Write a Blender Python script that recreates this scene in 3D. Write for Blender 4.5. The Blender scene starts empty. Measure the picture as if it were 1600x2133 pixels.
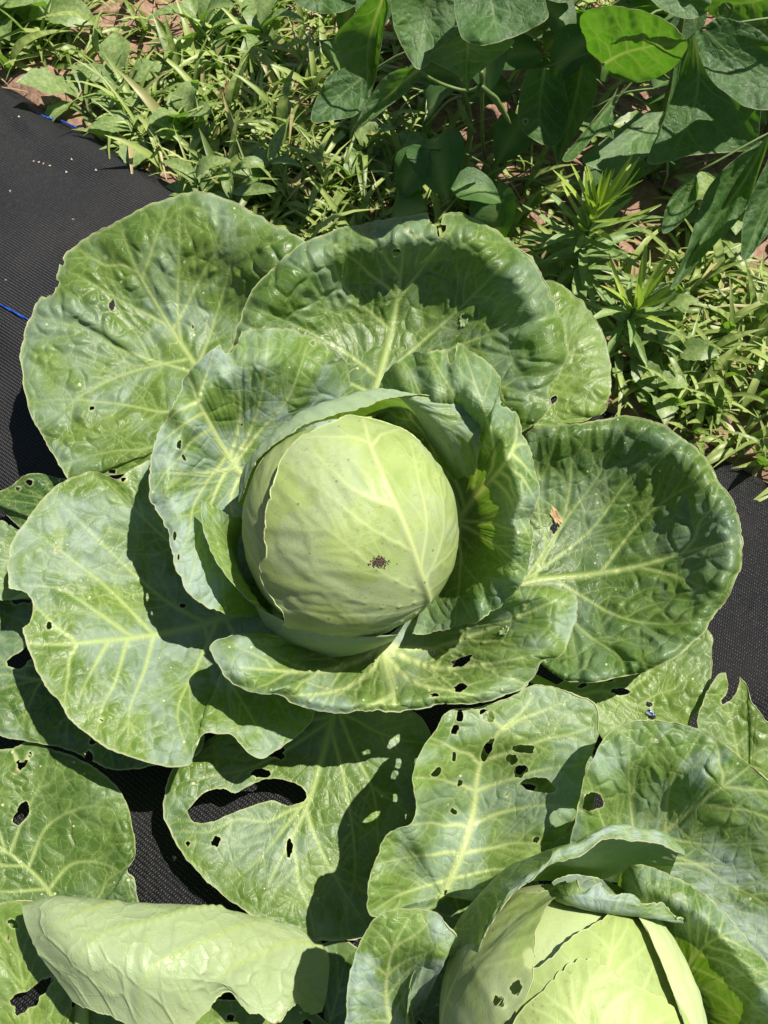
import bpy, math, random
import numpy as np
from mathutils import Vector, Matrix

# ------------------------------------------------------------------ camera
scn = bpy.context.scene
COL = scn.collection
CAM_H, PITCH, FPX = 0.88, 62.0, 1606.0          # height (m), degrees below horizontal, focal length in photo pixels
IW, IH = 1600.0, 2133.0
cam_d = bpy.data.cameras.new('camera')
cam_d.sensor_fit = 'VERTICAL'
cam_d.sensor_height = 24.0
cam_d.lens = 24.0 * FPX / IH
cam_d.clip_start, cam_d.clip_end = 0.01, 400.0
cam = bpy.data.objects.new('camera', cam_d)
COL.objects.link(cam)
cam.location = (0, 0, CAM_H)
cam.rotation_euler = (math.radians(90 - PITCH), 0, 0)
scn.camera = cam

# ------------------------------------------------------------------ sky and sun
SUN_EL, SUN_AZ = 62.0, 68.0                     # azimuth measured from +Y (away from the viewer) towards +X
se, sa = math.radians(SUN_EL), math.radians(SUN_AZ)
SUN_DIR = Vector((math.cos(se) * math.sin(sa), math.cos(se) * math.cos(sa), math.sin(se)))
world = bpy.data.worlds.new('World')
scn.world = world
world.use_nodes = True
wn = world.node_tree
bg = wn.nodes['Background']
sky = wn.nodes.new('ShaderNodeTexSky')
sky.sky_type = 'NISHITA'
sky.sun_disc = False
sky.sun_elevation = se
sky.sun_rotation = sa
wn.links.new(sky.outputs['Color'], bg.inputs['Color'])
bg.inputs['Strength'].default_value = 0.05
sun_d = bpy.data.lights.new('sun', 'SUN')
sun_d.energy = 5.0
sun_d.angle = math.radians(0.53)
sun_d.color = (1.0, 0.95, 0.86)
sun = bpy.data.objects.new('sun', sun_d)
COL.objects.link(sun)
sun.rotation_euler = (-SUN_DIR).to_track_quat('-Z', 'Y').to_euler()
sun.location = SUN_DIR * 5
scn.view_settings.view_transform = 'Standard'
scn.view_settings.look = 'None'
scn.view_settings.gamma = 1.0
scn.view_settings.exposure = 0.74
scn.cycles.max_bounces = 5
scn.cycles.diffuse_bounces = 3
scn.cycles.glossy_bounces = 2
scn.cycles.transmission_bounces = 4
scn.cycles.transparent_max_bounces = 5

# ------------------------------------------------------------------ helpers
_p = math.radians(PITCH)
FWD = np.array([0, math.cos(_p), -math.sin(_p)])
UPV = np.array([0, math.sin(_p), math.cos(_p)])
RGT = np.array([1.0, 0, 0])
CAMP = np.array([0, 0, CAM_H])

def ray(q):
    q = np.asarray(q, float)
    return (FWD + np.multiply.outer((q[..., 0] - IW / 2) / FPX, RGT)
            - np.multiply.outer((q[..., 1] - IH / 2) / FPX, UPV))

def at(q, z):
    """world point at photograph position q that lies at height z"""
    d = ray(q)
    t = (np.asarray(z, float) - CAM_H) / d[..., 2]
    return CAMP + d * t[..., None]

def at1(x, y, z):
    return Vector(at(np.array([x, y], float), np.array(z, float)))

def tag(o, label=None, cat=None, group=None, kind=None):
    if label: o['label'] = label
    if cat: o['category'] = cat
    if group: o['group'] = group
    if kind: o['kind'] = kind
    return o

def empty(name, loc, label, cat, group=None):
    o = bpy.data.objects.new(name, None)
    o.empty_display_size = 0.02
    COL.objects.link(o)
    o.location = loc
    tag(o, label, cat, group)
    return o

def link(name, me, parent=None, mat=None):
    o = bpy.data.objects.new(name, me)
    COL.objects.link(o)
    if mat is not None and len(me.materials) == 0:
        me.materials.append(mat)
    if parent is not None:
        o.parent = parent
        o.matrix_parent_inverse = Matrix.Translation(parent.location).inverted() if parent.parent is None else Matrix.Identity(4)
    return o

def mesh_np(name, V, F, smooth=True, attrs=None, uv=None, mat=None):
    """V (n,3); F list of quad / tri index arrays"""
    me = bpy.data.meshes.new(name)
    V = np.asarray(V, np.float32)
    Fs = [np.asarray(f, np.int32) for f in (F if isinstance(F, list) else [F]) if len(f)]
    me.vertices.add(len(V))
    me.vertices.foreach_set('co', V.ravel())
    li = np.concatenate([f.ravel() for f in Fs])
    sizes = np.concatenate([np.full(len(f), f.shape[1], np.int32) for f in Fs])
    starts = np.concatenate([[0], np.cumsum(sizes)[:-1]]).astype(np.int32)
    me.loops.add(len(li))
    me.loops.foreach_set('vertex_index', li)
    me.polygons.add(len(sizes))
    me.polygons.foreach_set('loop_start', starts)
    me.polygons.foreach_set('loop_total', sizes)
    me.update(calc_edges=True)
    me.polygons.foreach_set('use_smooth', np.full(len(sizes), smooth, bool))
    if attrs:
        for k, a in attrs.items():
            at_ = me.attributes.new(k, 'FLOAT', 'POINT')
            at_.data.foreach_set('value', np.asarray(a, np.float32))
    if uv is not None:
        l = me.uv_layers.new(name='UVMap')
        l.data.foreach_set('uv', np.asarray(uv, np.float32)[li].ravel())
    if mat is not None:
        me.materials.append(mat)
    me.validate()
    return me

def sstep(a, b, x):
    t = np.clip((x - a) / (b - a), 0, 1)
    return t * t * (3 - 2 * t)

_NT = np.random.RandomState(7).rand(256, 256)
def noise2(x, y):
    xi, yi = np.floor(x).astype(int), np.floor(y).astype(int)
    fx, fy = x - xi, y - yi
    fx, fy = fx * fx * (3 - 2 * fx), fy * fy * (3 - 2 * fy)
    g = lambda a, b: _NT[a % 256, b % 256]
    return ((g(xi, yi) * (1 - fx) + g(xi + 1, yi) * fx) * (1 - fy)
            + (g(xi, yi + 1) * (1 - fx) + g(xi + 1, yi + 1) * fx) * fy) * 2 - 1

def fbm(x, y, o=3):
    r, a = 0, 1.0
    for i in range(o):
        r = r + a * noise2(x * 2 ** i + 17.3 * i, y * 2 ** i + 5.1 * i)
        a *= 0.5
    return r

def catmull(P, sub=14):
    P = np.asarray(P, float)
    if len(P) < 3:
        t = np.linspace(0, 1, sub + 1)[:, None]
        return P[0] * (1 - t) + P[-1] * t
    A = np.vstack([2 * P[0] - P[1], P, 2 * P[-1] - P[-2]])
    out = []
    t = np.linspace(0, 1, sub, endpoint=False)[:, None]
    for i in range(1, len(A) - 2):
        p0, p1, p2, p3 = A[i - 1], A[i], A[i + 1], A[i + 2]
        out.append(0.5 * (2 * p1 + (p2 - p0) * t + (2 * p0 - 5 * p1 + 4 * p2 - p3) * t ** 2 + (3 * p1 - p0 - 3 * p2 + p3) * t ** 3))
    out.append(P[-1:])
    return np.vstack(out)

def resample(C, n, dims=2):
    d = np.r_[0, np.cumsum(np.linalg.norm(np.diff(C[:, :dims], axis=0), axis=1))]
    t = np.linspace(0, d[-1], n)
    return np.stack([np.interp(t, d, C[:, k]) for k in range(C.shape[1])], 1), d[-1]

# ------------------------------------------------------------------ veins, drawn as real relief and as a pale tissue mask
def wob(poly, rng, a):
    poly = poly.copy()
    n = len(poly)
    k = rng.rand() * 50
    d = np.gradient(poly, axis=0)
    nrm = np.stack([-d[:, 1], d[:, 0]], 1)
    nrm /= np.linalg.norm(nrm, axis=1)[:, None] + 1e-6
    w = noise2(np.linspace(0, 4, n) + k, np.zeros(n) + k) * a * np.sin(np.linspace(0, 1, n) * np.pi)
    return poly + nrm * w[:, None]

def bez(a, c, b, n=14):
    t = np.linspace(0, 1, n)[:, None]
    return a * (1 - t) ** 2 + 2 * c * t * (1 - t) + b * t ** 2

def auto_veins(mid, O, rng, nsec, w0, extra=(), sub=True):
    """list of (polyline, w_start, w_end)"""
    M, L = resample(catmull(np.asarray(mid, float)), 60)
    vs = [(M, w0, w0 * 0.22)]
    secs = []
    it = int(np.argmin(np.linalg.norm(O[:, :2] - M[-1], axis=1)))
    n = len(O)
    for e in extra:
        secs.append(resample(catmull(np.asarray(e, float)), 18)[0])
    for side in (-1, 1):
        for k in range(nsec):
            f = (k + 0.6 + 0.3 * (rng.rand() - .5)) / (nsec + 0.3)
            a = M[int(min(59, 59 * (0.04 + 0.86 * f ** 1.15)))]
            ff = 0.10 + 0.83 * f
            j = int(it * ff) if side < 0 else int(n - 1 - (n - 1 - it) * ff)
            b = a + (O[j, :2] - a) * 0.97
            dirm = M[min(59, int(60 * f) + 4)] - M[max(0, int(60 * f) - 4)]
            dirm = dirm / (np.linalg.norm(dirm) + 1e-6)
            l = np.linalg.norm(b - a)
            c = a + (b - a) * 0.42 + dirm * l * 0.10
            p = bez(a, c, b, 18)
            if extra:
                mp = p[8]
                if min(np.min(np.linalg.norm(s_ - mp, axis=1)) for s_ in secs[:len(extra)]) < 42:
                    continue
            secs.append(wob(p, rng, l * 0.05))
    for s_ in secs:
        vs.append((s_, w0 * 0.46, w0 * 0.11))
        if not sub:
            continue
        l = np.linalg.norm(s_[-1] - s_[0])
        for q in range(int(l / 55) + 1):
            i = rng.randint(3, 14)
            d = s_[i + 2] - s_[i]
            d = d / (np.linalg.norm(d) + 1e-6)
            ang = rng.choice([-1, 1]) * math.radians(rng.uniform(28, 58))
            d2 = np.array([d[0] * math.cos(ang) - d[1] * math.sin(ang), d[0] * math.sin(ang) + d[1] * math.cos(ang)])
            ll = l * rng.uniform(0.18, 0.42)
            e = s_[i] + d2 * ll + d * ll * 0.3
            vs.append((wob(bez(s_[i], s_[i] + d2 * ll * .5, e, 9), rng, ll * .12), w0 * 0.17, w0 * 0.05))
    return vs

def raster(vs, lo, hi, res):
    nx, ny = int((hi[0] - lo[0]) / res) + 2, int((hi[1] - lo[1]) / res) + 2
    V = np.zeros((nx, ny)); D = np.full((nx, ny), 60.0)
    for poly, wa, wb in vs:
        n = len(poly)
        for i in range(n - 1):
            a, b = poly[i], poly[i + 1]
            w = wa + (wb - wa) * i / (n - 1)
            m = max(w * 2.6, 42)
            x0 = int(max(0, (min(a[0], b[0]) - m - lo[0]) / res)); x1 = int(min(nx, (max(a[0], b[0]) + m - lo[0]) / res + 1))
            y0 = int(max(0, (min(a[1], b[1]) - m - lo[1]) / res)); y1 = int(min(ny, (max(a[1], b[1]) + m - lo[1]) / res + 1))
            if x1 <= x0 or y1 <= y0:
                continue
            gx = (np.arange(x0, x1) * res + lo[0])[:, None]; gy = (np.arange(y0, y1) * res + lo[1])[None, :]
            ab = b - a
            l2 = ab @ ab + 1e-9
            t = np.clip(((gx - a[0]) * ab[0] + (gy - a[1]) * ab[1]) / l2, 0, 1)
            d = np.hypot(gx - a[0] - t * ab[0], gy - a[1] - t * ab[1])
            st = min(1.0, 0.20 + w / 7.0)
            v = st * np.exp(-(d / (w * 0.62 + 0.5)) ** 2)
            V[x0:x1, y0:y1] = np.maximum(V[x0:x1, y0:y1], v)
            D[x0:x1, y0:y1] = np.minimum(D[x0:x1, y0:y1], np.maximum(0, d - w * 0.5))
    return V, D

def sample(A, Q, lo, res):
    x = np.clip((Q[..., 0] - lo[0]) / res, 0, A.shape[0] - 1.001); y = np.clip((Q[..., 1] - lo[1]) / res, 0, A.shape[1] - 1.001)
    xi, yi = x.astype(int), y.astype(int)
    fx, fy = x - xi, y - yi
    return (A[xi, yi] * (1 - fx) * (1 - fy) + A[xi + 1, yi] * fx * (1 - fy) + A[xi, yi + 1] * (1 - fx) * fy + A[xi + 1, yi + 1] * fx * fy)

def voro(Q, pts):
    f1 = np.full(Q.shape[:-1], 1e9); f2 = f1.copy()
    for p in pts:
        d = np.hypot(Q[..., 0] - p[0], Q[..., 1] - p[1])
        m = d < f1
        f2 = np.where(m, f1, np.minimum(f2, d)); f1 = np.where(m, d, f1)
    return f1, f2

def sdist(Q, poly):
    """signed distance to a closed polygon, negative inside"""
    poly = np.asarray(poly, float)
    lo, hi = poly.min(0) - 25, poly.max(0) + 25
    out = np.full(Q.shape[:-1], 1e3)
    m = np.all((Q > lo) & (Q < hi), axis=-1)
    if not m.any():
        return out
    q = Q[m]
    d = np.full(len(q), 1e9); ins = np.zeros(len(q), bool)
    for i in range(len(poly)):
        a, b = poly[i], poly[(i + 1) % len(poly)]
        ab = b - a
        t = np.clip(((q - a) @ ab) / (ab @ ab + 1e-9), 0, 1)
        d = np.minimum(d, np.linalg.norm(q - a - t[:, None] * ab, axis=1))
        c = ((a[1] > q[:, 1]) != (b[1] > q[:, 1]))
        x = (b[0] - a[0]) * (q[:, 1] - a[1]) / (b[1] - a[1] + 1e-12) + a[0]
        ins ^= c & (q[:, 0] < x)
    out[m] = np.where(ins, -d, d)
    return out

def hole_poly(h, rng):
    """(x, y, r) or (x, y, rx, ry, angle) -> ragged closed polygon; longer sequences are polygons already"""
    if hasattr(h[0], '__len__'):
        P = np.asarray(list(h) + [h[0]], float)
        return catmull(P, 5)[:-1] + rng.uniform(-1.2, 1.2, (len(P) * 5 - 5, 2))
    x, y, rx = h[:3]
    ry = h[3] if len(h) > 3 else rx * rng.uniform(.75, 1.3)
    an = math.radians(h[4]) if len(h) > 4 else rng.uniform(0, 3)
    k = np.linspace(0, 2 * np.pi, 30, endpoint=False)
    r = 1 + 0.34 * noise2(np.cos(k) * 1.7 + x, np.sin(k) * 1.7 + y) + 0.16 * noise2(np.cos(k) * 4.5 + x, np.sin(k) * 4.5 + y)
    u, v = np.cos(k) * rx * r, np.sin(k) * ry * r
    return np.stack([x + u * math.cos(an) - v * math.sin(an), y + u * math.sin(an) + v * math.cos(an)], 1)

def tube(path, rad, sides=7):
    path = [Vector(p) for p in path]
    V, F = [], []
    n = len(path)
    up = Vector((0.13, 0.21, 0.97))
    for i, p in enumerate(path):
        d = (path[min(n - 1, i + 1)] - path[max(0, i - 1)]).normalized()
        a = d.cross(up)
        if a.length < 1e-4: a = d.cross(Vector((1, 0, 0)))
        a.normalize(); b = d.cross(a)
        r = rad[i] if hasattr(rad, '__len__') else rad
        for k in range(sides):
            t = 2 * math.pi * k / sides
            V.append(p + a * math.cos(t) * r + b * math.sin(t) * r)
    for i in range(n - 1):
        for k in range(sides):
            k2 = (k + 1) % sides
            F.append((i * sides + k, i * sides + k2, (i + 1) * sides + k2, (i + 1) * sides + k))
    V.append(path[0]); V.append(path[-1])
    T = []
    for k in range(sides):
        k2 = (k + 1) % sides
        T.append((len(V) - 2, k2, k)); T.append((len(V) - 1, (n - 1) * sides + k, (n - 1) * sides + k2))
    return np.array([tuple(v) for v in V]), np.array(F, int).reshape(-1, 4), np.array(T, int).reshape(-1, 3)

def curve_pts(pts, n=24):
    return resample(catmull(np.array([tuple(p) for p in pts], float)), n, 3)[0]

# ------------------------------------------------------------------ one leaf sheet
def sheet(name, parent, P, Q, S, rng, vs, mat, color, crk, cell, holes, face, rim=0.0007, petiole=None, prad=0.006, rib=0.0, net=1.0):
    """P (ns,nt,3) surface, Q (ns,nt,2) leaf plane in photo-pixel units, S 0 at the stalk .. 1 at the margin"""
    ns, nt = S.shape
    lo, hi = Q.reshape(-1, 2).min(0) - 4, Q.reshape(-1, 2).max(0) + 4
    res = 1.6
    V, D = raster(vs, lo, hi, res)
    vein = sample(V, Q, lo, res); dist = sample(D, Q, lo, res)
    area = (hi[0] - lo[0]) * (hi[1] - lo[1])
    nc = int(min(420, max(12, area / cell ** 2)))
    pts = lo + rng.rand(nc, 2) * (hi - lo)
    wq = Q + np.stack([noise2(Q[..., 0] / 28, Q[..., 1] / 28), noise2(Q[..., 0] / 28 + 40, Q[..., 1] / 28 + 9)], -1) * 5
    f1, f2 = voro(wq, pts)
    tert = np.exp(-((f2 - f1) / 2.6) ** 2) * net
    puff = sstep(0, 20, dist) * (1 - 0.65 * net + 0.65 * net * sstep(0, 15, f2 - f1)) + 0.25 * fbm(Q[..., 0] / 36, Q[..., 1] / 36, 2)
    du = np.gradient(P, axis=0); dv = np.gradient(P, axis=1)
    N = np.cross(du, dv)
    N /= np.linalg.norm(N, axis=-1)[..., None] + 1e-12
    sgn = np.mean(np.sum(N * (CAMP - P), -1))
    flip = (sgn < 0) != (face < 0)
    if flip: N = -N
    amp = crk * 0.0026 * (0.35 + 0.65 * sstep(0.15, 0.7, S)) * (1 - 0.6 * sstep(0.93, 1.0, S))
    P = P + N * (amp * puff)[..., None]
    if rib:
        pl, wa, wb = vs[0]
        rv = np.zeros(S.shape)
        kmax = len(pl)
        for vi, (pl, wa, wb) in enumerate(vs[:30]):
            if vi and wa < 4: continue
            sc_ = 1.0 if vi == 0 else 0.4
            for i in range(0, len(pl), 2 if vi else 1):
                f = 1 - i / len(pl)
                w = (wa * f + wb * (1 - f)) * 0.8 + 1
                d2 = (Q[..., 0] - pl[i][0]) ** 2 + (Q[..., 1] - pl[i][1]) ** 2
                rv = np.maximum(rv, sc_ * f ** 1.3 * np.exp(-d2 / w ** 2))
        P = P + N * (rib * rv)[..., None]
    keep = np.ones((ns - 1, nt - 1), bool)
    edge = sstep(0.985, 1.0, S) * 0.55
    if holes:
        sd = np.full(S.shape, 1e3)
        for h in holes:
            sd = np.minimum(sd, sdist(Q, hole_poly(h, rng)))
        f = np.stack([sd[:-1, :-1], sd[1:, :-1], sd[:-1, 1:], sd[1:, 1:]]).max(0)
        keep = f > 0
        # pull the last vertices inside a hole out to its rim
        gi = np.gradient(sd, axis=0); gj = np.gradient(sd, axis=1)
        near = (sd < 0) & (sd > -9)
        g2 = gi ** 2 + gj ** 2 + 1e-6
        mi = np.clip(-sd * gi / g2, -.95, .95) * near; mj = np.clip(-sd * gj / g2, -.95, .95) * near
        Pi = np.gradient(P, axis=0); Pj = np.gradient(P, axis=1)
        P = P + Pi * mi[..., None] + Pj * mj[..., None]
        edge = np.maximum(edge, np.exp(-(np.maximum(sd, 0) / 2.2) ** 2) * 0.8)
    idx = np.arange(ns * nt).reshape(ns, nt)
    F = np.stack([idx[:-1, :-1], idx[1:, :-1], idx[1:, 1:], idx[:-1, 1:]], -1)[keep]
    if flip: F = F[:, ::-1]
    VV = P.reshape(-1, 3)
    A = {'vein': vein.ravel(), 'tert': tert.ravel(), 'edge': edge.ravel(), 'ss': S.ravel()}
    UV = Q.reshape(-1, 2) / 1000.0
    used = np.zeros(len(VV), bool); used[F.ravel()] = True
    rm = np.cumsum(used) - 1
    F = rm[F]; VV = VV[used]; UV = UV[used]; A = {k: a[used] for k, a in A.items()}
    Fs = [F]; Ts = []
    # rounded rim: a thin bead that gives the margin its thickness
    if rim:
        O = P[-1]; ow = P[-1] - P[-3]; ow /= np.linalg.norm(ow, axis=1)[:, None] + 1e-12
        nn = N[-1]
        ks = 5
        ang = np.linspace(0, 2 * np.pi, ks, endpoint=False)
        rr = rim * np.clip(0.75 + 0.45 * noise2(np.arange(nt) / 7.0, np.zeros(nt)) + 0.45 * noise2(np.arange(nt) / 31.0, np.zeros(nt) + 7), .25, 1.6)
        R = O[:, None] + rr[:, None, None] * (ow[:, None] * np.cos(ang)[None, :, None] + nn[:, None] * np.sin(ang)[None, :, None])
        b = len(VV)
        j = np.arange(nt - 1)[:, None]; k = np.arange(ks)[None, :]
        rf = np.stack([b + j * ks + k, b + j * ks + (k + 1) % ks, b + (j + 1) * ks + (k + 1) % ks, b + (j + 1) * ks + k], -1)
        rf = rf[keep[-1]].reshape(-1, 4)
        VV = np.vstack([VV, R.reshape(-1, 3)])
        UV = np.vstack([UV, np.repeat(Q[-1] / 1000.0, ks, 0)])
        nr = nt * ks
        A = {'vein': np.r_[A['vein'], np.zeros(nr)], 'tert': np.r_[A['tert'], np.zeros(nr)], 'edge': np.r_[A['edge'], np.ones(nr)], 'ss': np.r_[A['ss'], np.ones(nr)]}
        Fs.append(rf)
    if petiole is not None:
        path = curve_pts(petiole, 14)
        tv, tf, tt = tube(path, np.linspace(prad * 1.5, prad * 0.75, 14), 9)
        b = len(VV)
        VV = np.vstack([VV, tv]); UV = np.vstack([UV, np.zeros((len(tv), 2))])
        z = np.zeros(len(tv))
        A = {'vein': np.r_[A['vein'], z + 1], 'tert': np.r_[A['tert'], z], 'edge': np.r_[A['edge'], z], 'ss': np.r_[A['ss'], z]}
        Fs.append(tf + b); Ts.append(tt + b)
    me = mesh_np(name, VV, Fs + Ts, True, A, UV, mat)
    o = link(name, me, parent)
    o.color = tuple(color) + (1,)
    return o

def margin(O, rng, jag, cx, teeth=0.0):
    """uneven outline: broad scallops and fine teeth"""
    n = len(O)
    C, L = resample(O, n)
    k = rng.rand() * 90
    x = np.linspace(0, L, n)
    off = 3.2 * noise2(x / 60 + k, x * 0 + 3) + 1.8 * noise2(x / 20 + k, x * 0 + 9) + 1.1 * noise2(x / 7 + k, x * 0 + 1)
    if teeth:
        ph = x / 24 + 1.2 * noise2(x / 50, x * 0 + 4)
        off = off + teeth / max(jag, .1) * (np.abs(np.sin(ph * np.pi)) ** .6 - .6) * (0.6 + 0.8 * noise2(x / 70 + k, x * 0 + 2))
    d = C[:, :2] - np.asarray(cx)
    l = np.linalg.norm(d, axis=1)[:, None] + 1e-6
    C[:, :2] += d / l * (off * jag)[:, None] * np.clip(l / 60, 0, 1)
    return C

def leaf(name, parent, base, out, mid, mat, prof=((0, 0), (1, 1)), color=(.5, .5, .5), ns=110, nt=300, seed=1, crk=1.0, cell=34,
         jag=1.0, ruf=(0.0, 9), bumps=(), holes=(), nsec=6, w0=10, extra=(), face=1, stem=None, rim=0.0007, mapf=None, sub=True, prad=0.006, rib=0.0, net=1.0, teeth=0.0):
    """a leaf whose stalk ends at base and whose margin runs through out: (x, y, height) traced around the blade"""
    rng = np.random.RandomState(seed)
    O = margin(resample(catmull(np.asarray(out, float)), nt)[0], rng, jag, base[:2], teeth)
    s = np.linspace(0.025, 1, ns) ** 0.92
    S = np.repeat(s[:, None], nt, 1)
    b2 = np.asarray(base[:2], float)
    Q = b2 + (O[None, :, :2] - b2) * S[..., None]
    pr = np.asarray(prof, float)
    pc = catmull(pr, 10)
    g = np.interp(s, pc[:, 0], pc[:, 1])
    Z = base[2] + (O[None, :, 2] - base[2]) * g[:, None]
    x = np.linspace(0, 1, nt)
    kk = rng.rand() * 40
    Z = Z + ruf[0] * noise2(x * ruf[1] * 2 + kk, x * 0 + kk)[None, :] * (S ** 3)
    for bx, by, br, ba in bumps:
        Z = Z + ba * np.exp(-((Q[..., 0] - bx) ** 2 + (Q[..., 1] - by) ** 2) / br ** 2)
    mf = mapf or at
    P = mf(Q, Z)
    vs = auto_veins([base[:2]] + list(mid), O, rng, nsec, w0, extra, sub)
    hl = list(holes)
    pet = None
    if stem is not None:
        b3 = Vector(mf(b2, np.array(base[2])))
        dv = Vector(mf(np.asarray(mid[0], float), np.array(base[2]))) - b3
        st = Vector(stem)
        pet = [st, (st + b3) / 2 + Vector((0, 0, -0.012)), b3, b3 + dv * 0.25]
    return sheet(name, parent, P, Q, S, rng, vs, mat, color, crk, cell, hl, face, rim, pet, prad, rib=rib, net=net)

def loft(name, parent, rows, mat, color=(.5, .5, .5), ns=60, nt=260, seed=1, crk=0.8, cell=34, jag=1.0, W=None, holes=(), nsec=5, w0=8, midt=0.5, face=1, rim=0.0007, mapf=None, ruf=(0, 8), lines=None, rib=0.0):
    """a curled leaf: rows run across it from the stalk end to the free margin, each row (x, y, height) points"""
    rng = np.random.RandomState(seed)
    mf = mapf or at
    R = []
    for r in rows:
        c = resample(catmull(np.asarray(r, float)), nt)[0]
        R.append(mf(c[:, :2], c[:, 2]))
    R = np.array(R)
    k = len(R)
    sub = 12
    G = np.stack([catmull(R[:, j], sub) for j in range(0, nt)], 1)
    f = np.linspace(0, len(G) - 1, ns)
    i0 = np.minimum(f.astype(int), len(G) - 2); fr = (f - i0)[:, None, None]
    P = G[i0] * (1 - fr) + G[i0 + 1] * fr
    L = np.linalg.norm(np.diff(P[ns // 2], axis=0), axis=1).sum() / 0.00046
    Wd = np.linalg.norm(np.diff(P[:, nt // 2], axis=0), axis=1).sum() / 0.00046
    S = np.repeat(np.linspace(0, 1, ns)[:, None], nt, 1)
    T = np.repeat(np.linspace(0, 1, nt)[None], ns, 0)
    x = np.linspace(0, L, nt); kk = rng.rand() * 60
    off = (3.0 * noise2(x / 45 + kk, x * 0) + 2.0 * noise2(x / 14 + kk, x * 0 + 5) + 1.0 * noise2(x / 6 + kk, x * 0 + 8)) * jag * 0.00046
    dS = P[-1] - P[-4]; dS /= np.linalg.norm(dS, axis=1)[:, None] + 1e-9
    wgt = np.clip((np.arange(ns) / (ns - 1) - 0.75) / 0.25, 0, 1)
    P = P + wgt[:, None, None] * (dS * off[:, None])[None]
    Q = np.stack([T * L, S * Wd], -1) + np.array([seed * 37.0, seed * 11.0])
    q0 = np.array([seed * 37.0, seed * 11.0])
    mid = [q0 + [L * midt, 0], q0 + [L * midt, Wd * .5], q0 + [L * midt, Wd * .97]]
    vs = [(np.array(mid), w0, w0 * .4)]
    if lines:
        vs = []
        for ln in lines:
            p = resample(catmull(np.array([q0 + [a_ * L, b_ * Wd] for a_, b_ in ln])), 22)[0]
            vs.append((wob(p, rng, 7), w0, w0 * .3))
            for q in range(4):
                i = rng.randint(3, 17); d = p[i + 3] - p[i]; sg = rng.choice([-1, 1]); e = p[i] + (d * .6 + np.array([-d[1], d[0]]) * sg * .8) * rng.uniform(1.2, 2.6)
                vs.append((wob(bez(p[i], (p[i] + e) / 2 + d * .3, e, 9), rng, 5), w0 * .4, w0 * .15))
        nsec = 0
    for q in range(int(nsec)):
        for sg in (-1, 1):
            a0 = q0 + np.array([L * (midt + sg * 0.02), Wd * 0.04 * q])
            b0 = q0 + np.array([L * min(.99, max(.01, midt + sg * (q + .7) / nsec * 0.55)), Wd * 0.96])
            c0 = np.array([a0[0] + (b0[0] - a0[0]) * .7, a0[1] + (b0[1] - a0[1]) * .3])
            p = wob(bez(a0, c0, b0, 14), rng, 8)
            vs.append((p, w0 * .5, w0 * .15))
    return sheet(name, parent, P, Q, S, rng, vs, mat, color, crk, cell, [[(q0 + np.array([h[0] * L, h[1] * Wd])) [0], (q0 + np.array([h[0] * L, h[1] * Wd]))[1]] + list(h[2:]) for h in holes], face, rim, rib=rib)

# ------------------------------------------------------------------ materials
class NT:
    def __init__(s, name):
        s.m = bpy.data.materials.new(name); s.m.use_nodes = True
        s.t = s.m.node_tree; s.t.nodes.clear()
        s.out = s.n('OutputMaterial')
    def n(s, typ, **kw):
        nd = s.t.nodes.new('ShaderNode' + typ)
        for k, v in kw.items():
            if k.startswith('i_'):
                key = k[2:].replace('_', ' ')
                nd.inputs[int(key) if key.isdigit() else key].default_value = v
            else: setattr(nd, k, v)
        return nd
    def l(s, a, b): s.t.links.new(a, b)
    def val(s, sock, v):
        if isinstance(v, (int, float)): sock.default_value = v
        elif isinstance(v, (tuple, list)): sock.default_value = tuple(v) + ((1,) if len(v) == 3 else ())
        else: s.l(v, sock)
    def math(s, op, a, b=0.0, c=None, clamp=False):
        nd = s.n('Math', operation=op, use_clamp=clamp)
        s.val(nd.inputs[0], a); s.val(nd.inputs[1], b)
        if c is not None: s.val(nd.inputs[2], c)
        return nd.outputs[0]
    def mix(s, f, a, b, blend='MIX'):
        nd = s.n('Mix', data_type='RGBA', blend_type=blend)
        s.val(nd.inputs[0], f); s.val(nd.inputs[6], a); s.val(nd.inputs[7], b)
        return nd.outputs[2]
    def ramp(s, f, a, b, lo=0.0, hi=1.0):
        nd = s.n('MapRange', interpolation_type='SMOOTHSTEP')
        s.val(nd.inputs[0], f); nd.inputs[1].default_value = a; nd.inputs[2].default_value = b
        nd.inputs[3].default_value = lo; nd.inputs[4].default_value = hi
        return nd.outputs[0]
    def noise(s, vec, scale, detail=3.0, rough=0.5, dist=0.0):
        nd = s.n('TexNoise', i_Scale=scale, i_Detail=detail, i_Roughness=rough, i_Distortion=dist)
        if vec is not None: s.l(vec, nd.inputs['Vector'])
        return nd.outputs['Fac']

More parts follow.
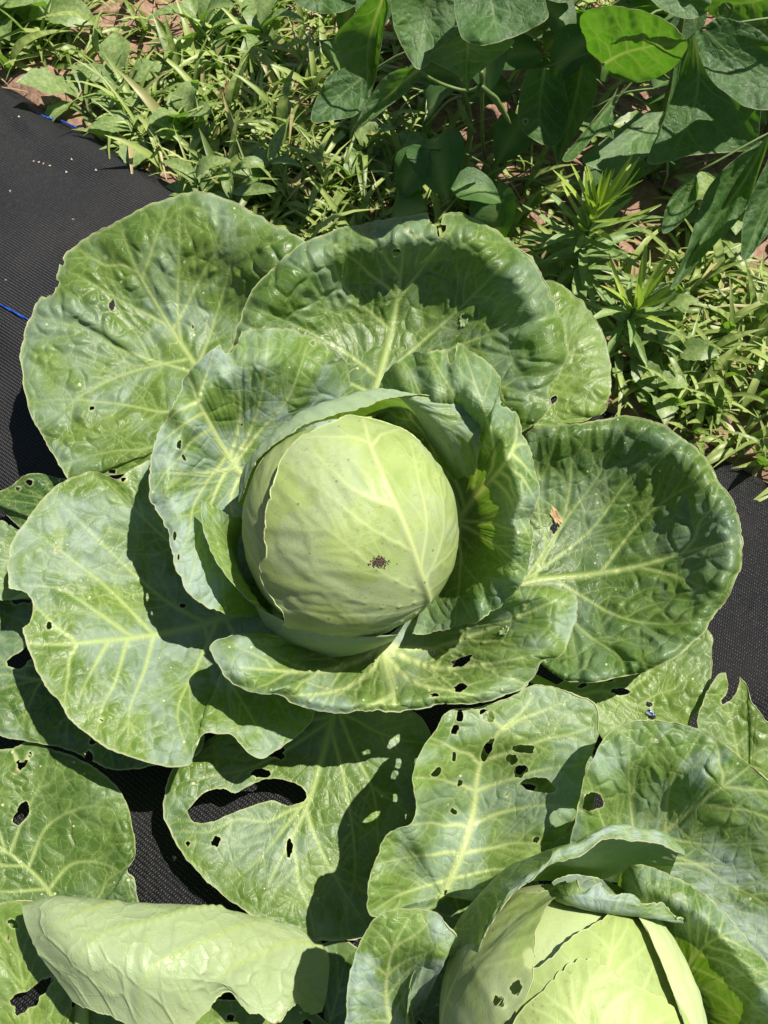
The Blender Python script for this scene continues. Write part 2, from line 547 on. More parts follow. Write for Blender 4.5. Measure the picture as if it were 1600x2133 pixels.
def leaf_mat(name, dark, light, bloom, vein, back, trans_c, trans=0.3, rough=0.42, spec=0.45, spots=(0.62, 0.66, 0.36), bump=0.25, scale=1.0, veinmul=1.0, dust=0.0, fnet=1.0):
    T = NT(name)
    uv = T.n('UVMap').outputs[0]
    inf = T.n('ObjectInfo')
    add = T.n('VectorMath', operation='ADD'); T.l(uv, add.inputs[0])
    cx = T.n('CombineXYZ'); T.l(T.math('MULTIPLY', inf.outputs['Random'], 9.0), cx.inputs[0]); T.l(T.math('MULTIPLY', inf.outputs['Random'], 5.0), cx.inputs[2])
    T.l(cx.outputs[0], add.inputs[1]); v = add.outputs[0]
    sep = T.n('SeparateColor'); T.l(inf.outputs['Color'], sep.inputs[0])
    R, G, B = sep.outputs[0], sep.outputs[1], sep.outputs[2]
    at_ = lambda k: T.n('Attribute', attribute_name=k).outputs['Fac']
    n1 = T.noise(v, 9 * scale, 4, .6); n2 = T.noise(v, 6.5 * scale, 6, .62, 0.6); n3 = T.noise(v, 70 * scale, 3, .6)
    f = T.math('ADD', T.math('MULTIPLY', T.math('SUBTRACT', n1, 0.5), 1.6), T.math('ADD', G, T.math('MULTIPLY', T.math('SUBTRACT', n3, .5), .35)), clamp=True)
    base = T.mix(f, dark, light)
    bl = T.math('MULTIPLY', T.ramp(n2, 0.42, 0.63), R)
    bl = T.math('MULTIPLY', bl, T.math('ADD', 0.45, T.math('MULTIPLY', n3, 1.0)), clamp=True)
    base = T.mix(bl, base, bloom)
    vv = T.math('MULTIPLY', at_('vein'), veinmul, clamp=True)
    ve = T.math('MAXIMUM', vv, T.math('MULTIPLY', at_('tert'), 0.15 * veinmul))
    if dust:
        dn = T.noise(v, 22, 8, .75)
        base = T.mix(T.math('MULTIPLY', T.ramp(dn, .50, .68), dust), base, (0.17, 0.17, 0.075))
        dn2 = T.noise(v, 130, 5, .7)
        base = T.mix(T.math('MULTIPLY', T.math('MULTIPLY', T.ramp(dn2, .56, .66), T.ramp(dn, .42, .6)), dust * 1.6), base, (0.12, 0.105, 0.05))
    base = T.mix(ve, base, vein)
    wv = T.n('VectorMath', operation='MULTIPLY_ADD'); T.l(T.n('TexNoise', i_Scale=24.0 * scale).outputs['Color'], wv.inputs[0]); wv.inputs[1].default_value = (.03, .03, .03); T.l(v, wv.inputs[2])
    T.l(v, wv.inputs[0].links[0].from_node.inputs['Vector'])
    vn = T.n('TexVoronoi', feature='DISTANCE_TO_EDGE', i_Scale=52.0 * scale); T.l(wv.outputs[0], vn.inputs['Vector'])
    fine = T.math('MULTIPLY', T.ramp(vn.outputs['Distance'], 0.0, 0.055, 1, 0), fnet)
    base = T.mix(T.math('MULTIPLY', fine, .22), base, vein)
    eg = T.math('MULTIPLY', at_('edge'), T.ramp(T.noise(v, 16 * scale, 3), .30, .60, .62, 1.0))
    # feeding scars and dust specks
    vo = T.n('TexVoronoi', i_Scale=46.0 * scale); T.l(v, vo.inputs['Vector'])
    sc = T.n('SeparateColor'); T.l(vo.outputs['Color'], sc.inputs[0])
    sp = T.math('MULTIPLY', T.math('LESS_THAN', vo.outputs['Distance'], T.math('MULTIPLY', sc.outputs[0], 0.145)), T.math('LESS_THAN', sc.outputs[1], T.math('MULTIPLY', B, 0.75)))
    base = T.mix(T.math('MULTIPLY', sp, 0.75), base, spots)
    vo2 = T.n('TexVoronoi', i_Scale=17.0 * scale); T.l(v, vo2.inputs['Vector'])
    s2 = T.n('SeparateColor'); T.l(vo2.outputs['Color'], s2.inputs[0])
    ring = T.math('MULTIPLY', T.math('LESS_THAN', vo2.outputs['Distance'], 0.065), T.math('LESS_THAN', s2.outputs[1], T.math('MULTIPLY', B, 0.32)))
    base = T.mix(T.math('MULTIPLY', ring, 0.7), base, (0.46, 0.40, 0.22))
    base = T.mix(T.math('MULTIPLY', eg, 0.85), base, T.mix(T.ramp(T.noise(v, 34 * scale, 2), .58, .70), (0.47, 0.52, 0.24), (0.30, 0.22, 0.11)))
    geo = T.n('NewGeometry')
    bk = T.mix(T.math('MULTIPLY', T.math('MAXIMUM', ve, T.math('MULTIPLY', T.ramp(n1, .4, .7), .25)), .9), back, (0.33, 0.41, 0.13))
    bk = T.mix(T.math('MULTIPLY', ring, 0.7), bk, (0.30, 0.22, 0.12))
    bk = T.mix(T.math('MULTIPLY', T.ramp(n2, .58, .72), .35), bk, (0.30, 0.30, 0.13))
    bk = T.mix(T.math('MULTIPLY', fine, .3), bk, (0.33, 0.41, 0.13))
    bk = T.mix(T.math('MULTIPLY', eg, 0.6), bk, (0.46, 0.42, 0.24))
    col = T.mix(geo.outputs['Backfacing'], base, bk)
    pr = T.n('BsdfPrincipled')
    T.l(col, pr.inputs['Base Color'])
    T.l(T.math('ADD', T.math('MULTIPLY', bl, 0.22), T.math('ADD', rough - 0.1, T.math('MULTIPLY', n1, 0.2))), pr.inputs['Roughness'])
    pr.inputs['Specular IOR Level'].default_value = spec
    tr = T.n('BsdfTranslucent')
    T.l(T.mix(T.math('MULTIPLY', ve, .8), trans_c, (0.62, 0.70, 0.16)), tr.inputs['Color'])
    ms = T.n('MixShader', i_0=trans); T.l(pr.outputs[0], ms.inputs[1]); T.l(tr.outputs[0], ms.inputs[2])
    bp = T.n('Bump', i_Strength=bump, i_Distance=0.0016)
    hh = T.math('ADD', T.math('MULTIPLY', n3, .8), T.math('ADD', T.math('MULTIPLY', T.math('ADD', at_('tert'), T.math('MULTIPLY', fine, .8)), -0.9), T.math('MULTIPLY', T.noise(v, 240 * scale, 2), .35)))
    T.l(hh, bp.inputs['Height']); T.l(bp.outputs[0], pr.inputs['Normal'])
    T.l(ms.outputs[0], T.out.inputs['Surface'])
    return T.m

M = {}
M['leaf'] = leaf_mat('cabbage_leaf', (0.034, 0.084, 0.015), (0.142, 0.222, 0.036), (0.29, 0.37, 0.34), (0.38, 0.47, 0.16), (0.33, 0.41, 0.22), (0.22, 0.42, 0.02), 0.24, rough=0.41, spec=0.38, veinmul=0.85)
M['wrap'] = leaf_mat('cabbage_wrapper_leaf', (0.058, 0.124, 0.024), (0.180, 0.268, 0.060), (0.32, 0.41, 0.38), (0.45, 0.53, 0.21), (0.28, 0.37, 0.24), (0.24, 0.46, 0.02), 0.27, rough=0.42, spec=0.36)
M['head'] = leaf_mat('cabbage_head_leaf', (0.20, 0.278, 0.082), (0.338, 0.416, 0.136), (0.31, 0.37, 0.24), (0.44, 0.51, 0.21), (0.42, 0.5, 0.24), (0.45, 0.60, 0.10), 0.08, rough=0.47, spec=0.30, spots=(0.15, 0.13, 0.06), bump=0.16, veinmul=0.85, dust=0.26, fnet=.35)
M['bean'] = leaf_mat('bean_leaf', (0.026, 0.074, 0.017), (0.078, 0.160, 0.036), (0.15, 0.21, 0.12), (0.20, 0.30, 0.11), (0.10, 0.17, 0.07), (0.13, 0.36, 0.01), 0.30, rough=0.5, spec=0.3, bump=0.35, scale=1.6)

def simple_mat(name, c1, c2, scale=30, rough=0.6, trans=0.0, tc=(0.2, 0.4, 0.03), spec=0.4, coord='Object', bump=0.0):
    T = NT(name)
    v = T.n('TexCoord').outputs[coord]
    n = T.noise(v, scale, 4, .6)
    inf = T.n('ObjectInfo')
    at_ = T.n('Attribute', attribute_name='tone').outputs['Fac']
    f = T.math('ADD', T.math('ADD', T.ramp(n, .3, .7, -0.1, 0.6), T.math('MULTIPLY', inf.outputs['Random'], .3)), at_, clamp=True)
    col = T.mix(f, c1, c2)
    col = T.mix(T.n('Attribute', attribute_name='dry').outputs['Fac'], col, (0.40, 0.31, 0.15))
    pr = T.n('BsdfPrincipled', i_Roughness=rough)
    pr.inputs['Specular IOR Level'].default_value = spec
    T.l(col, pr.inputs['Base Color'])
    if bump:
        bp = T.n('Bump', i_Strength=bump, i_Distance=0.002); T.l(T.noise(v, scale * 5, 4), bp.inputs['Height']); T.l(bp.outputs[0], pr.inputs['Normal'])
    sh = pr.outputs[0]
    if trans:
        tr = T.n('BsdfTranslucent'); tr.inputs[0].default_value = tc + (1,)
        ms = T.n('MixShader', i_0=trans); T.l(sh, ms.inputs[1]); T.l(tr.outputs[0], ms.inputs[2]); sh = ms.outputs[0]
    T.l(sh, T.out.inputs['Surface'])
    return T.m

M['stem'] = simple_mat('cabbage_stem', (0.22, 0.27, 0.12), (0.36, 0.40, 0.20), 40, 0.5, bump=.3)
M['grass'] = simple_mat('grass_blade', (0.10, 0.15, 0.03), (0.36, 0.43, 0.13), 14, 0.42, 0.32, (0.22, 0.42, 0.03))
M['weed'] = simple_mat('weed_leaf', (0.10, 0.165, 0.045), (0.30, 0.38, 0.14), 16, 0.45, 0.30, (0.22, 0.45, 0.03))
M['weedbright'] = simple_mat('weed_young_leaf', (0.27, 0.39, 0.06), (0.46, 0.55, 0.12), 16, 0.45, 0.30, (0.35, 0.55, 0.04))
M['narrow'] = simple_mat('narrow_weed_leaf', (0.13, 0.22, 0.06), (0.29, 0.39, 0.13), 16, 0.5, 0.28, (0.25, 0.45, 0.04))
M['vine'] = simple_mat('green_stem', (0.07, 0.13, 0.03), (0.17, 0.23, 0.07), 30, 0.55)
M['straw'] = simple_mat('dry_grass', (0.22, 0.15, 0.08), (0.42, 0.33, 0.18), 20, 0.7, 0.15, (0.4, 0.3, 0.1))
M['drybrown'] = simple_mat('withered_leaf', (0.16, 0.075, 0.03), (0.34, 0.19, 0.085), 30, 0.65, 0.2, (0.4, 0.2, 0.05), bump=.4)
M['tanflake'] = simple_mat('dried_leaf_flake', (0.30, 0.19, 0.09), (0.52, 0.36, 0.19), 90, 0.7, bump=.5)
M['flake'] = simple_mat('pale_leaf_scrap', (0.30, 0.40, 0.17), (0.42, 0.5, 0.24), 60, 0.5, 0.2, (0.3, 0.5, 0.1))
M['blue'] = simple_mat('blue_thread', (0.008, 0.04, 0.28), (0.02, 0.11, 0.55), 200, 0.4)
M['debris'] = simple_mat('pale_grit', (0.45, 0.33, 0.25), (0.7, 0.6, 0.5), 90, 0.8)

def soil_mat():
    T = NT('red_soil')
    v = T.n('TexCoord').outputs['Object']
    n1 = T.noise(v, 6, 6, .6); n2 = T.noise(v, 60, 6, .65); n3 = T.noise(v, 220, 4, .6)
    c = T.mix(T.ramp(n1, .3, .7), (0.13, 0.070, 0.045), (0.27, 0.155, 0.105))
    c = T.mix(T.ramp(n2, .35, .7), c, (0.33, 0.21, 0.15))
    c = T.mix(T.ramp(n3, .62, .72, 0, .6), c, (0.46, 0.35, 0.26))
    c = T.mix(T.ramp(n2, .25, .42, .7, 0), c, (0.06, 0.035, 0.022))
    pr = T.n('BsdfPrincipled', i_Roughness=.9); pr.inputs['Specular IOR Level'].default_value = .2
    T.l(c, pr.inputs['Base Color'])
    bp = T.n('Bump', i_Strength=.9, i_Distance=.006)
    T.l(T.math('ADD', n2, T.math('MULTIPLY', n3, .4)), bp.inputs['Height']); T.l(bp.outputs[0], pr.inputs['Normal'])
    T.l(pr.outputs[0], T.out.inputs['Surface'])
    return T.m
M['soil'] = soil_mat()

def fabric_mat():
    """woven plastic ground cloth: flat tapes crossing, each crossing a small glossy bead"""
    T = NT('woven_black_cloth')
    uv = T.n('UVMap').outputs[0]
    sx = T.n('SeparateXYZ'); T.l(uv, sx.inputs[0])
    PI2 = 2 * math.pi
    pu, pv = 1 / 0.0027, 1 / 0.0043
    nz = T.noise(uv, 30, 3)
    a = T.math('ADD', T.math('MULTIPLY', sx.outputs[0], PI2 * pu), T.math('MULTIPLY', nz, 2.0)); b = T.math('ADD', T.math('MULTIPLY', sx.outputs[1], PI2 * pv), T.math('MULTIPLY', nz, 1.3))
    row = T.math('FLOOR', T.math('MULTIPLY', b, 1 / PI2))
    a2 = T.math('ADD', a, T.math('MULTIPLY', row, math.pi))
    sa_ = T.math('MULTIPLY', T.math('ADD', T.math('SINE', a2), 1), .5); sb = T.math('ABSOLUTE', T.math('SINE', T.math('MULTIPLY', b, .5)))
    h = T.math('MULTIPLY', T.math('POWER', sa_, 0.8), T.math('POWER', sb, .7))
    wn_ = T.n('TexWhiteNoise', noise_dimensions='2D')
    cell = T.n('CombineXYZ'); T.l(T.math('FLOOR', T.math('MULTIPLY', a2, 1 / PI2)), cell.inputs[0]); T.l(row, cell.inputs[1]); T.l(cell.outputs[0], wn_.inputs['Vector'])
    rnd = wn_.outputs['Value']
    col = T.mix(T.math('MULTIPLY', T.ramp(h, .70, .98), T.math('ADD', .12, T.math('POWER', rnd, 1.6))), (0.0035, 0.0035, 0.0045), (0.085, 0.085, 0.09))
    dn = T.noise(uv, 9, 5, .65)
    col = T.mix(T.ramp(dn, .45, .8, 0, .12), col, (0.075, 0.062, 0.05))
    sp_ = T.n('TexVoronoi', i_Scale=60.0); T.l(uv, sp_.inputs['Vector'])
    sq = T.n('SeparateColor'); T.l(sp_.outputs['Color'], sq.inputs[0])
    col = T.mix(T.math('MULTIPLY', T.math('LESS_THAN', sp_.outputs['Distance'], T.math('MULTIPLY', sq.outputs[0], .12)), T.math('LESS_THAN', sq.outputs[1], .07)), col, (0.20, 0.15, 0.11))
    pr = T.n('BsdfPrincipled'); T.l(col, pr.inputs['Base Color'])
    T.l(T.math('ADD', .42, T.math('MULTIPLY', rnd, .25)), pr.inputs['Roughness'])
    pr.inputs['Specular IOR Level'].default_value = .22
    bp = T.n('Bump', i_Strength=.75, i_Distance=.0011); T.l(T.math('ADD', h, T.math('MULTIPLY', rnd, .25)), bp.inputs['Height']); T.l(bp.outputs[0], pr.inputs['Normal'])
    T.l(pr.outputs[0], T.out.inputs['Surface'])
    return T.m
M['fabric'] = fabric_mat()

# ------------------------------------------------------------------ ground and ground cloth
EDGE_PX = [(-900, -330), (-420, -60), (0, 172), (95, 238), (200, 282), (300, 352), (390, 404), (700, 590), (1000, 730), (1250, 850), (1400, 905), (1500, 955), (1600, 1012), (1900, 1165), (2300, 1370)]
EDGE = np.array([at(np.array(p, float), np.array(0.0)) for p in EDGE_PX])[:, :2]
def edge_y(x): return np.interp(x, EDGE[:, 0], EDGE[:, 1])

def build_ground():
    fx = np.concatenate([[-60, -30, -14, -7, -4], np.arange(-2.4, 2.4, 0.02), [4, 7, 14, 30, 60]])
    fy = np.concatenate([[-60, -30, -14, -6, -3], np.arange(-1.2, 3.2, 0.02), [4, 6, 10, 20, 40, 90]])
    X, Y = np.meshgrid(fx, fy, indexing='ij')
    near = (np.abs(X) < 2.5) & (Y > -1.3) & (Y < 3.3)
    Z = np.where(near, 0.012 * fbm(X * 7, Y * 7, 2) + 0.006 * fbm(X * 30 + 3, Y * 30, 2), 0)
    clod = np.maximum(0, fbm(X * 19 + 9, Y * 19 + 2, 2)) ** 2 * 0.012
    Z = Z + np.where(near, clod, 0)
    d = Y - edge_y(X)
    Z = Z * sstep(-0.02, 0.06, d) - 0.03 * (1 - sstep(-0.05, 0.03, d))
    n, m = X.shape
    idx = np.arange(n * m).reshape(n, m)
    F = np.stack([idx[:-1, :-1], idx[1:, :-1], idx[1:, 1:], idx[:-1, 1:]], -1).reshape(-1, 4)
    o = link('ground', mesh_np('ground', np.stack([X, Y, Z], -1).reshape(-1, 3), F, mat=M['soil']))
    tag(o, kind='structure')
build_ground()

def gz(x, y):
    Z = 0.012 * fbm(np.array(x * 7.), np.array(y * 7.), 2) + 0.006 * fbm(np.array(x * 30. + 3), np.array(y * 30.), 2)
    return float(Z)

def cloth_z(X, D, v=0):
    wr = np.maximum(0, 1 - np.abs(fbm(X * 4.2 + D * 3.1 + 2, D * 2.2 - X * 1.5, 2)) * 5) ** 2
    return 0.004 + 0.010 * fbm(X * 3.1 + 4, D * 4.0 + 1, 2) * sstep(0, .2, D) + 0.004 * fbm(X * 9, D * 16, 2) + 0.005 * wr * sstep(.03, .15, D) - 0.012 * (1 - sstep(0, .03, D)) + 0.012

def build_fabric():
    x = np.arange(-2.0, 2.0, 0.014)
    w = np.concatenate([np.arange(0, .12, .006), np.arange(.12, 1.9, .018)])
    X, D = np.meshgrid(x, w, indexing='ij')
    sl = np.gradient(edge_y(x), x)[:, None]
    Y = edge_y(x)[:, None] + 0.006 * fbm(X * 11, X * 0, 2) * (1 - sstep(0, .1, D)) - D * 1.08
    Z = cloth_z(X, D)
    n, m = X.shape
    idx = np.arange(n * m).reshape(n, m)
    F = np.stack([idx[:-1, 1:], idx[1:, 1:], idx[1:, :-1], idx[:-1, :-1]], -1).reshape(-1, 4)
    ang = math.atan2(EDGE[9, 1] - EDGE[3, 1], EDGE[9, 0] - EDGE[3, 0])
    U = X * math.cos(ang) + Y * math.sin(ang); Vv = -X * math.sin(ang) + Y * math.cos(ang)
    V = np.stack([X, Y, Z], -1).reshape(-1, 3)
    me = mesh_np('weed_cloth', V, F, uv=np.stack([U, Vv], -1).reshape(-1, 2), mat=M['fabric'])
    o = link('ground_cloth', me)
    tag(o, 'black woven plastic weed cloth spread under the cabbages with a blue thread line', 'ground cloth')
    return o
cloth = build_fabric()

def on_cloth(px, py):
    q = at(np.array([px, py], float), np.array(0.012))
    d = (edge_y(q[0]) - q[1]) / 1.08
    z = float(cloth_z(np.array(q[0]), np.array(max(d, 0.0))))
    return at(np.array([px, py], float), np.array(z)) + np.array([0, 0, 0.0012])

def blue_thread(pts):
    P = curve_pts([on_cloth(*p) for p in pts], 60)
    V, F, T = [], [], []
    for ph in (0, math.pi):
        path = []
        for i, p in enumerate(P):
            a = i * 0.9 + ph
            path.append(p + np.array([0, math.cos(a) * .0009, math.sin(a) * .0007 + .0006]))
        v, f, t = tube(path, 0.0011, 5)
        b = sum(len(q) for q in V)
        V.append(v); F.append(f + b); T.append(t + b)
    link('blue_thread', mesh_np('blue_thread', np.vstack(V), [np.vstack(F), np.vstack(T)], mat=M['blue']), cloth)
blue_thread([(-260, 520), (-120, 580), (0, 636), (60, 668), (150, 712)])
blue_thread([(60, 226), (95, 245), (125, 252), (160, 268)])

# ------------------------------------------------------------------ cabbages
def head_frame(px, py, z, rpx):
    C = at(np.array([px, py], float), np.array(z))
    dist = np.linalg.norm(C - CAMP)
    R = dist * rpx / FPX * (np.linalg.norm(ray(np.array([px, py], float))) ** -1) * 1.0
    a = (CAMP - C) / dist
    r = RGT - a * (RGT @ a); r /= np.linalg.norm(r)
    u = np.cross(a, r)
    return dict(C=C, R=R, a=a, r=r, u=u, px=px, py=py)

KQ = 4.0
def to_head(H, p):
    """photo position, or ('p', bearing, angle) for points past the outline, to the head's own plane"""
    if p[0] == 'p':
        be, al = math.radians(p[1]), p[2]
        return np.array([KQ * al * math.cos(be), -KQ * al * math.sin(be)])
    d = ray(np.array(p[:2], float)); d = d / np.linalg.norm(d)
    oc = CAMP - H['C']
    b = d @ oc; c = oc @ oc - H['R'] ** 2
    disc = b * b - c
    t = -b - math.sqrt(max(disc, 0))
    n = CAMP + d * t - H['C']; n /= np.linalg.norm(n)
    al = math.degrees(math.acos(max(-1, min(1, n @ H['a'])))); be = math.atan2(n @ H['u'], n @ H['r'])
    return np.array([KQ * al * math.cos(be), -KQ * al * math.sin(be)])

def head_map(H):
    def f(Q, h):
        Q = np.asarray(Q, float)
        al = np.radians(np.hypot(Q[..., 0], Q[..., 1]) / KQ); be = np.arctan2(-Q[..., 1], Q[..., 0])
        n = (np.multiply.outer(np.cos(al), H['a']) + np.multiply.outer(np.sin(al) * np.cos(be), H['r']) + np.multiply.outer(np.sin(al) * np.sin(be), H['u']))
        lump = 0.022 * noise2(n[..., 0] * 2.2 + 5, n[..., 1] * 2.2 + n[..., 2] * 1.7)
        rad = H['R'] * (1 + lump) + np.asarray(h)
        return H['C'] + n * rad[..., None]
    return f

def head_core(H, parent, seed):
    f = head_map(H)
    al = np.linspace(0.0, 180, 61); be = np.linspace(0, 360, 121)
    A, B = np.meshgrid(al, be, indexing='ij')
    Q = np.stack([KQ * A * np.cos(np.radians(B)), -KQ * A * np.sin(np.radians(B))], -1)
    P = f(Q, np.zeros(A.shape))
    S = np.zeros(A.shape) + 0.5
    rng = np.random.RandomState(seed)
    vs = []
    for k in range(9):
        a = rng.rand() * 6.28
        p = bez(np.array([-420., 240.]), np.array([-300. + 60 * k, -100.]), np.array([math.cos(a) * 260, math.sin(a) * 260]), 16)
        vs.append((p, 5, 1.5))
    return sheet('head', parent, P, Q, S, rng, vs, M['head'], (0.25, 0.35, 0.35), -0.15, 60, (), 1, rim=0, net=.15)

def head_leaf(H, parent, base, out, mid, holes=(), extra=(), **kw):
    q = lambda p: to_head(H, p)
    o3 = [tuple(q(p)) + (p[-1] * .8,) for p in out]
    b3 = tuple(q(base)) + (base[-1],)
    kw.setdefault('net', .12)
    kw.setdefault('teeth', 5.0)
    kw.setdefault('rim', .0004)
    return leaf('head_leaf', parent, b3, o3, [q(p) for p in mid], M['head'], mapf=head_map(H), extra=[[q(p) for p in e] for e in extra],
                holes=[tuple(q(h[:2])) + tuple(h[2:]) for h in holes], **kw)

def stalk(parent, x, y, ztop, lean=(0, 0), r=0.017):
    path = [(x + lean[0], y + lean[1], -0.02), (x + lean[0] * .5, y + lean[1] * .5, ztop * .4), (x, y, ztop)]
    P = curve_pts(path, 12)
    v, f, t = tube(P, np.linspace(r * .85, r * 1.15, 12), 10)
    return link('stalk', mesh_np('stalk', v, [f, t], mat=M['stem']), parent)

# ---- the middle cabbage
H1 = head_frame(730, 1099, 0.203, 219)
c1 = H1['C']
P1 = empty('cabbage_plant', (c1[0], c1[1], 0), 'whole large cabbage with a round pale green head ringed by broad open outer leaves', 'cabbage', 'cabbages growing on the black cloth')
stalk(P1, c1[0], c1[1], 0.13)
ST = (c1[0], c1[1], 0.085)
head1 = head_core(H1, P1, 3)
hl1 = head_leaf(H1, head1, (884, 1246, .005),
    [('p', -58, 104, .003), (800, 1318, .006), (720, 1316, .007), (650, 1300, .008), (616, 1281, 0.016), (608, 1256, 0.017), (585, 1235, 0.016), (565, 1201, 0.016), (562, 1177, 0.017), (575, 1148, 0.016),
     (571, 1119, 0.016), (577, 1080, 0.016), (583, 1042, 0.016), (594, 1003, 0.016), (606, 969, 0.016), (633, 940, 0.016), (667, 918, 0.016), (705, 897, 0.015), (745, 873, .009),
     (790, 869, .008), (832, 872, .008), (846, 889, .008), (890, 905, .006), ('p', 48, 100, .004), ('p', 25, 112, .003), ('p', 0, 116, .003), ('p', -22, 112, .003), ('p', -38, 104, .003)],
    [(868, 1195), (848, 1135), (815, 1055), (790, 995), (765, 930), (755, 885)], color=(.50, .55, .55), ns=120, nt=330, seed=11, crk=-.45, cell=60, jag=1.6, nsec=6, w0=12, rim=.0009, rib=.0032, teeth=9.0,
    extra=[[(878, 1226), (800, 1190), (700, 1112), (640, 1060), (590, 1010)], [(880, 1236), (790, 1252), (680, 1205), (610, 1150)], [(884, 1250), (780, 1300), (690, 1275), (620, 1240)],
           [(852, 1145), (760, 1095), (680, 1030), (610, 985)], [(820, 1062), (740, 1030), (690, 985), (640, 940)], [(862, 1190), (880, 1100), (860, 990), (830, 900)], [(872, 1210), (915, 1110), (905, 1010), (880, 940)]])
hl1b = head_leaf(H1, head1, ('p', -100, 112, .002),
    [('p', -125, 110, .002), ('p', -150, 104, .003), ('p', -178, 100, .004), ('p', 165, 96, .004), (520, 985, .005), (560, 940, .005), (620, 905, .004), (690, 900, .002), (720, 1000, .001), (740, 1150, .001), (720, 1250, .001)],
    [(600, 1280), (560, 1150), (545, 1030)], color=(.2, .50, .35), ns=70, nt=200, seed=12, crk=-.25, cell=60, jag=.6, nsec=5, w0=8)

def cl(out, base, mid, mat='leaf', **kw):
    kw.setdefault('stem', ST)
    return leaf('leaf', P1, base, out, mid, M[mat], **kw)

# broad outer leaves
cl([(640, 760, .13), (665, 690, .14), (668, 600, .17), (645, 520, .19), (605, 490, .20), (555, 459, .205), (500, 427, .21), (450, 408, .212), (410, 400, .212), (370, 405, .208), (310, 428, .20), (250, 460, .19), (200, 485, .18),
    (160, 512, .172), (133, 535, .167), (120, 572, .162), (113, 612, .157), (86, 620, .152), (65, 660, .147), (54, 700, .142), (47, 742, .137), (50, 800, .132), (60, 855, .126), (78, 892, .12), (102, 932, .114), (128, 972, .108), (152, 1000, .105), (200, 992, .104), (260, 988, .102), (330, 972, .10), (430, 960, .11)],
   (478, 880, .115), [(412, 768), (365, 698), (330, 640), (298, 585), (268, 522), (255, 480)], prof=((0, 0), (.45, .12), (.8, .85), (.93, 1.03), (1, 1)), color=(.40, .62, .40), seed=21, nt=400, ns=130, crk=1.8, cell=46, ruf=(.007, 9), w0=11, nsec=6,
   extra=[[(378, 715), (370, 640), (374, 520), (376, 425)], [(410, 765), (440, 690), (478, 560), (492, 470)], [(420, 780), (250, 728), (190, 690), (70, 660)], [(440, 830), (350, 858), (270, 845), (150, 832), (60, 838)], [(460, 860), (320, 930), (230, 940), (130, 968)], [(355, 680), (250, 625), (190, 590), (130, 560)]],
   holes=[(233, 636, 6, 11, 20), (192, 853, 5, 8, 0), (234, 983, 6), (402, 682, 2.5, 4, 0), (116, 590, 9), (97, 614, 7), (130, 548, 6), (222, 535, 3)])
back_leaf = cl([(600, 800, 0.158), (520, 762, 0.179), (488, 728, 0.191), (503, 670, 0.199), (525, 612, 0.211), (562, 568, 0.220), (612, 520, 0.232), (655, 498, 0.236), (720, 475, 0.244), (800, 460, 0.250), (850, 452, 0.253), (885, 450, 0.253), (905, 450, 0.253), (930, 450, 0.253),
    (962, 450, 0.253), (1012, 470, 0.250), (1062, 505, 0.245), (1110, 550, 0.240), (1140, 600, 0.228), (1162, 650, 0.214), (1180, 722, 0.198), (1168, 770, 0.188), (1142, 808, 0.180), (1147, 848, 0.173), (1118, 880, 0.162), (1060, 905, 0.148), (950, 880, 0.142)],
   (768, 850, .152), [(790, 785), (815, 690), (828, 620), (836, 560), (842, 500)], prof=((0, 0), (.38, .04), (.68, .50), (.88, 1.02), (1, .96)), color=(.30, .42, .40), seed=22, nt=400, ns=130, crk=1.8, cell=48, ruf=(.006, 10), w0=13, nsec=7, rib=.003,
   extra=[[(815, 690), (760, 640), (705, 580), (690, 500)], [(790, 790), (735, 745), (640, 690), (525, 640)], [(785, 800), (870, 720), (960, 640), (1060, 540)], [(780, 815), (900, 745), (1010, 700), (1150, 660)], [(826, 630), (870, 570), (930, 500), (950, 465)]],
   holes=[(919, 480, 11, 13, 10), [(890, 440), (893, 462), (902, 476), (914, 470), (922, 455), (920, 440)], (828, 522, 10, 8, 30), (793, 521, 3.5), (848, 482, 4), (866, 494, 3), (780, 498, 2.5), (700, 510, 2), (823, 579, 2.5)])
cl([(1040, 660, .145), (1090, 592, .158), (1150, 584, .164), (1196, 614, .166), (1236, 660, .166), (1262, 715, .165), (1271, 790, .16), (1266, 832, .155), (1250, 862, .15), (1180, 888, .14), (1100, 905, .13)],
   (985, 905, .14), [(1080, 810), (1170, 745), (1245, 700)], prof=((0, 0), (.5, .35), (.85, 1.06), (1, 1)), color=(.18, .95, .5), seed=23, nt=240, ns=90, crk=1.3, cell=36, ruf=(.005, 8), w0=8, nsec=5,
   holes=[(1153, 833, 6, 9, 30), (1236, 706, 2)])
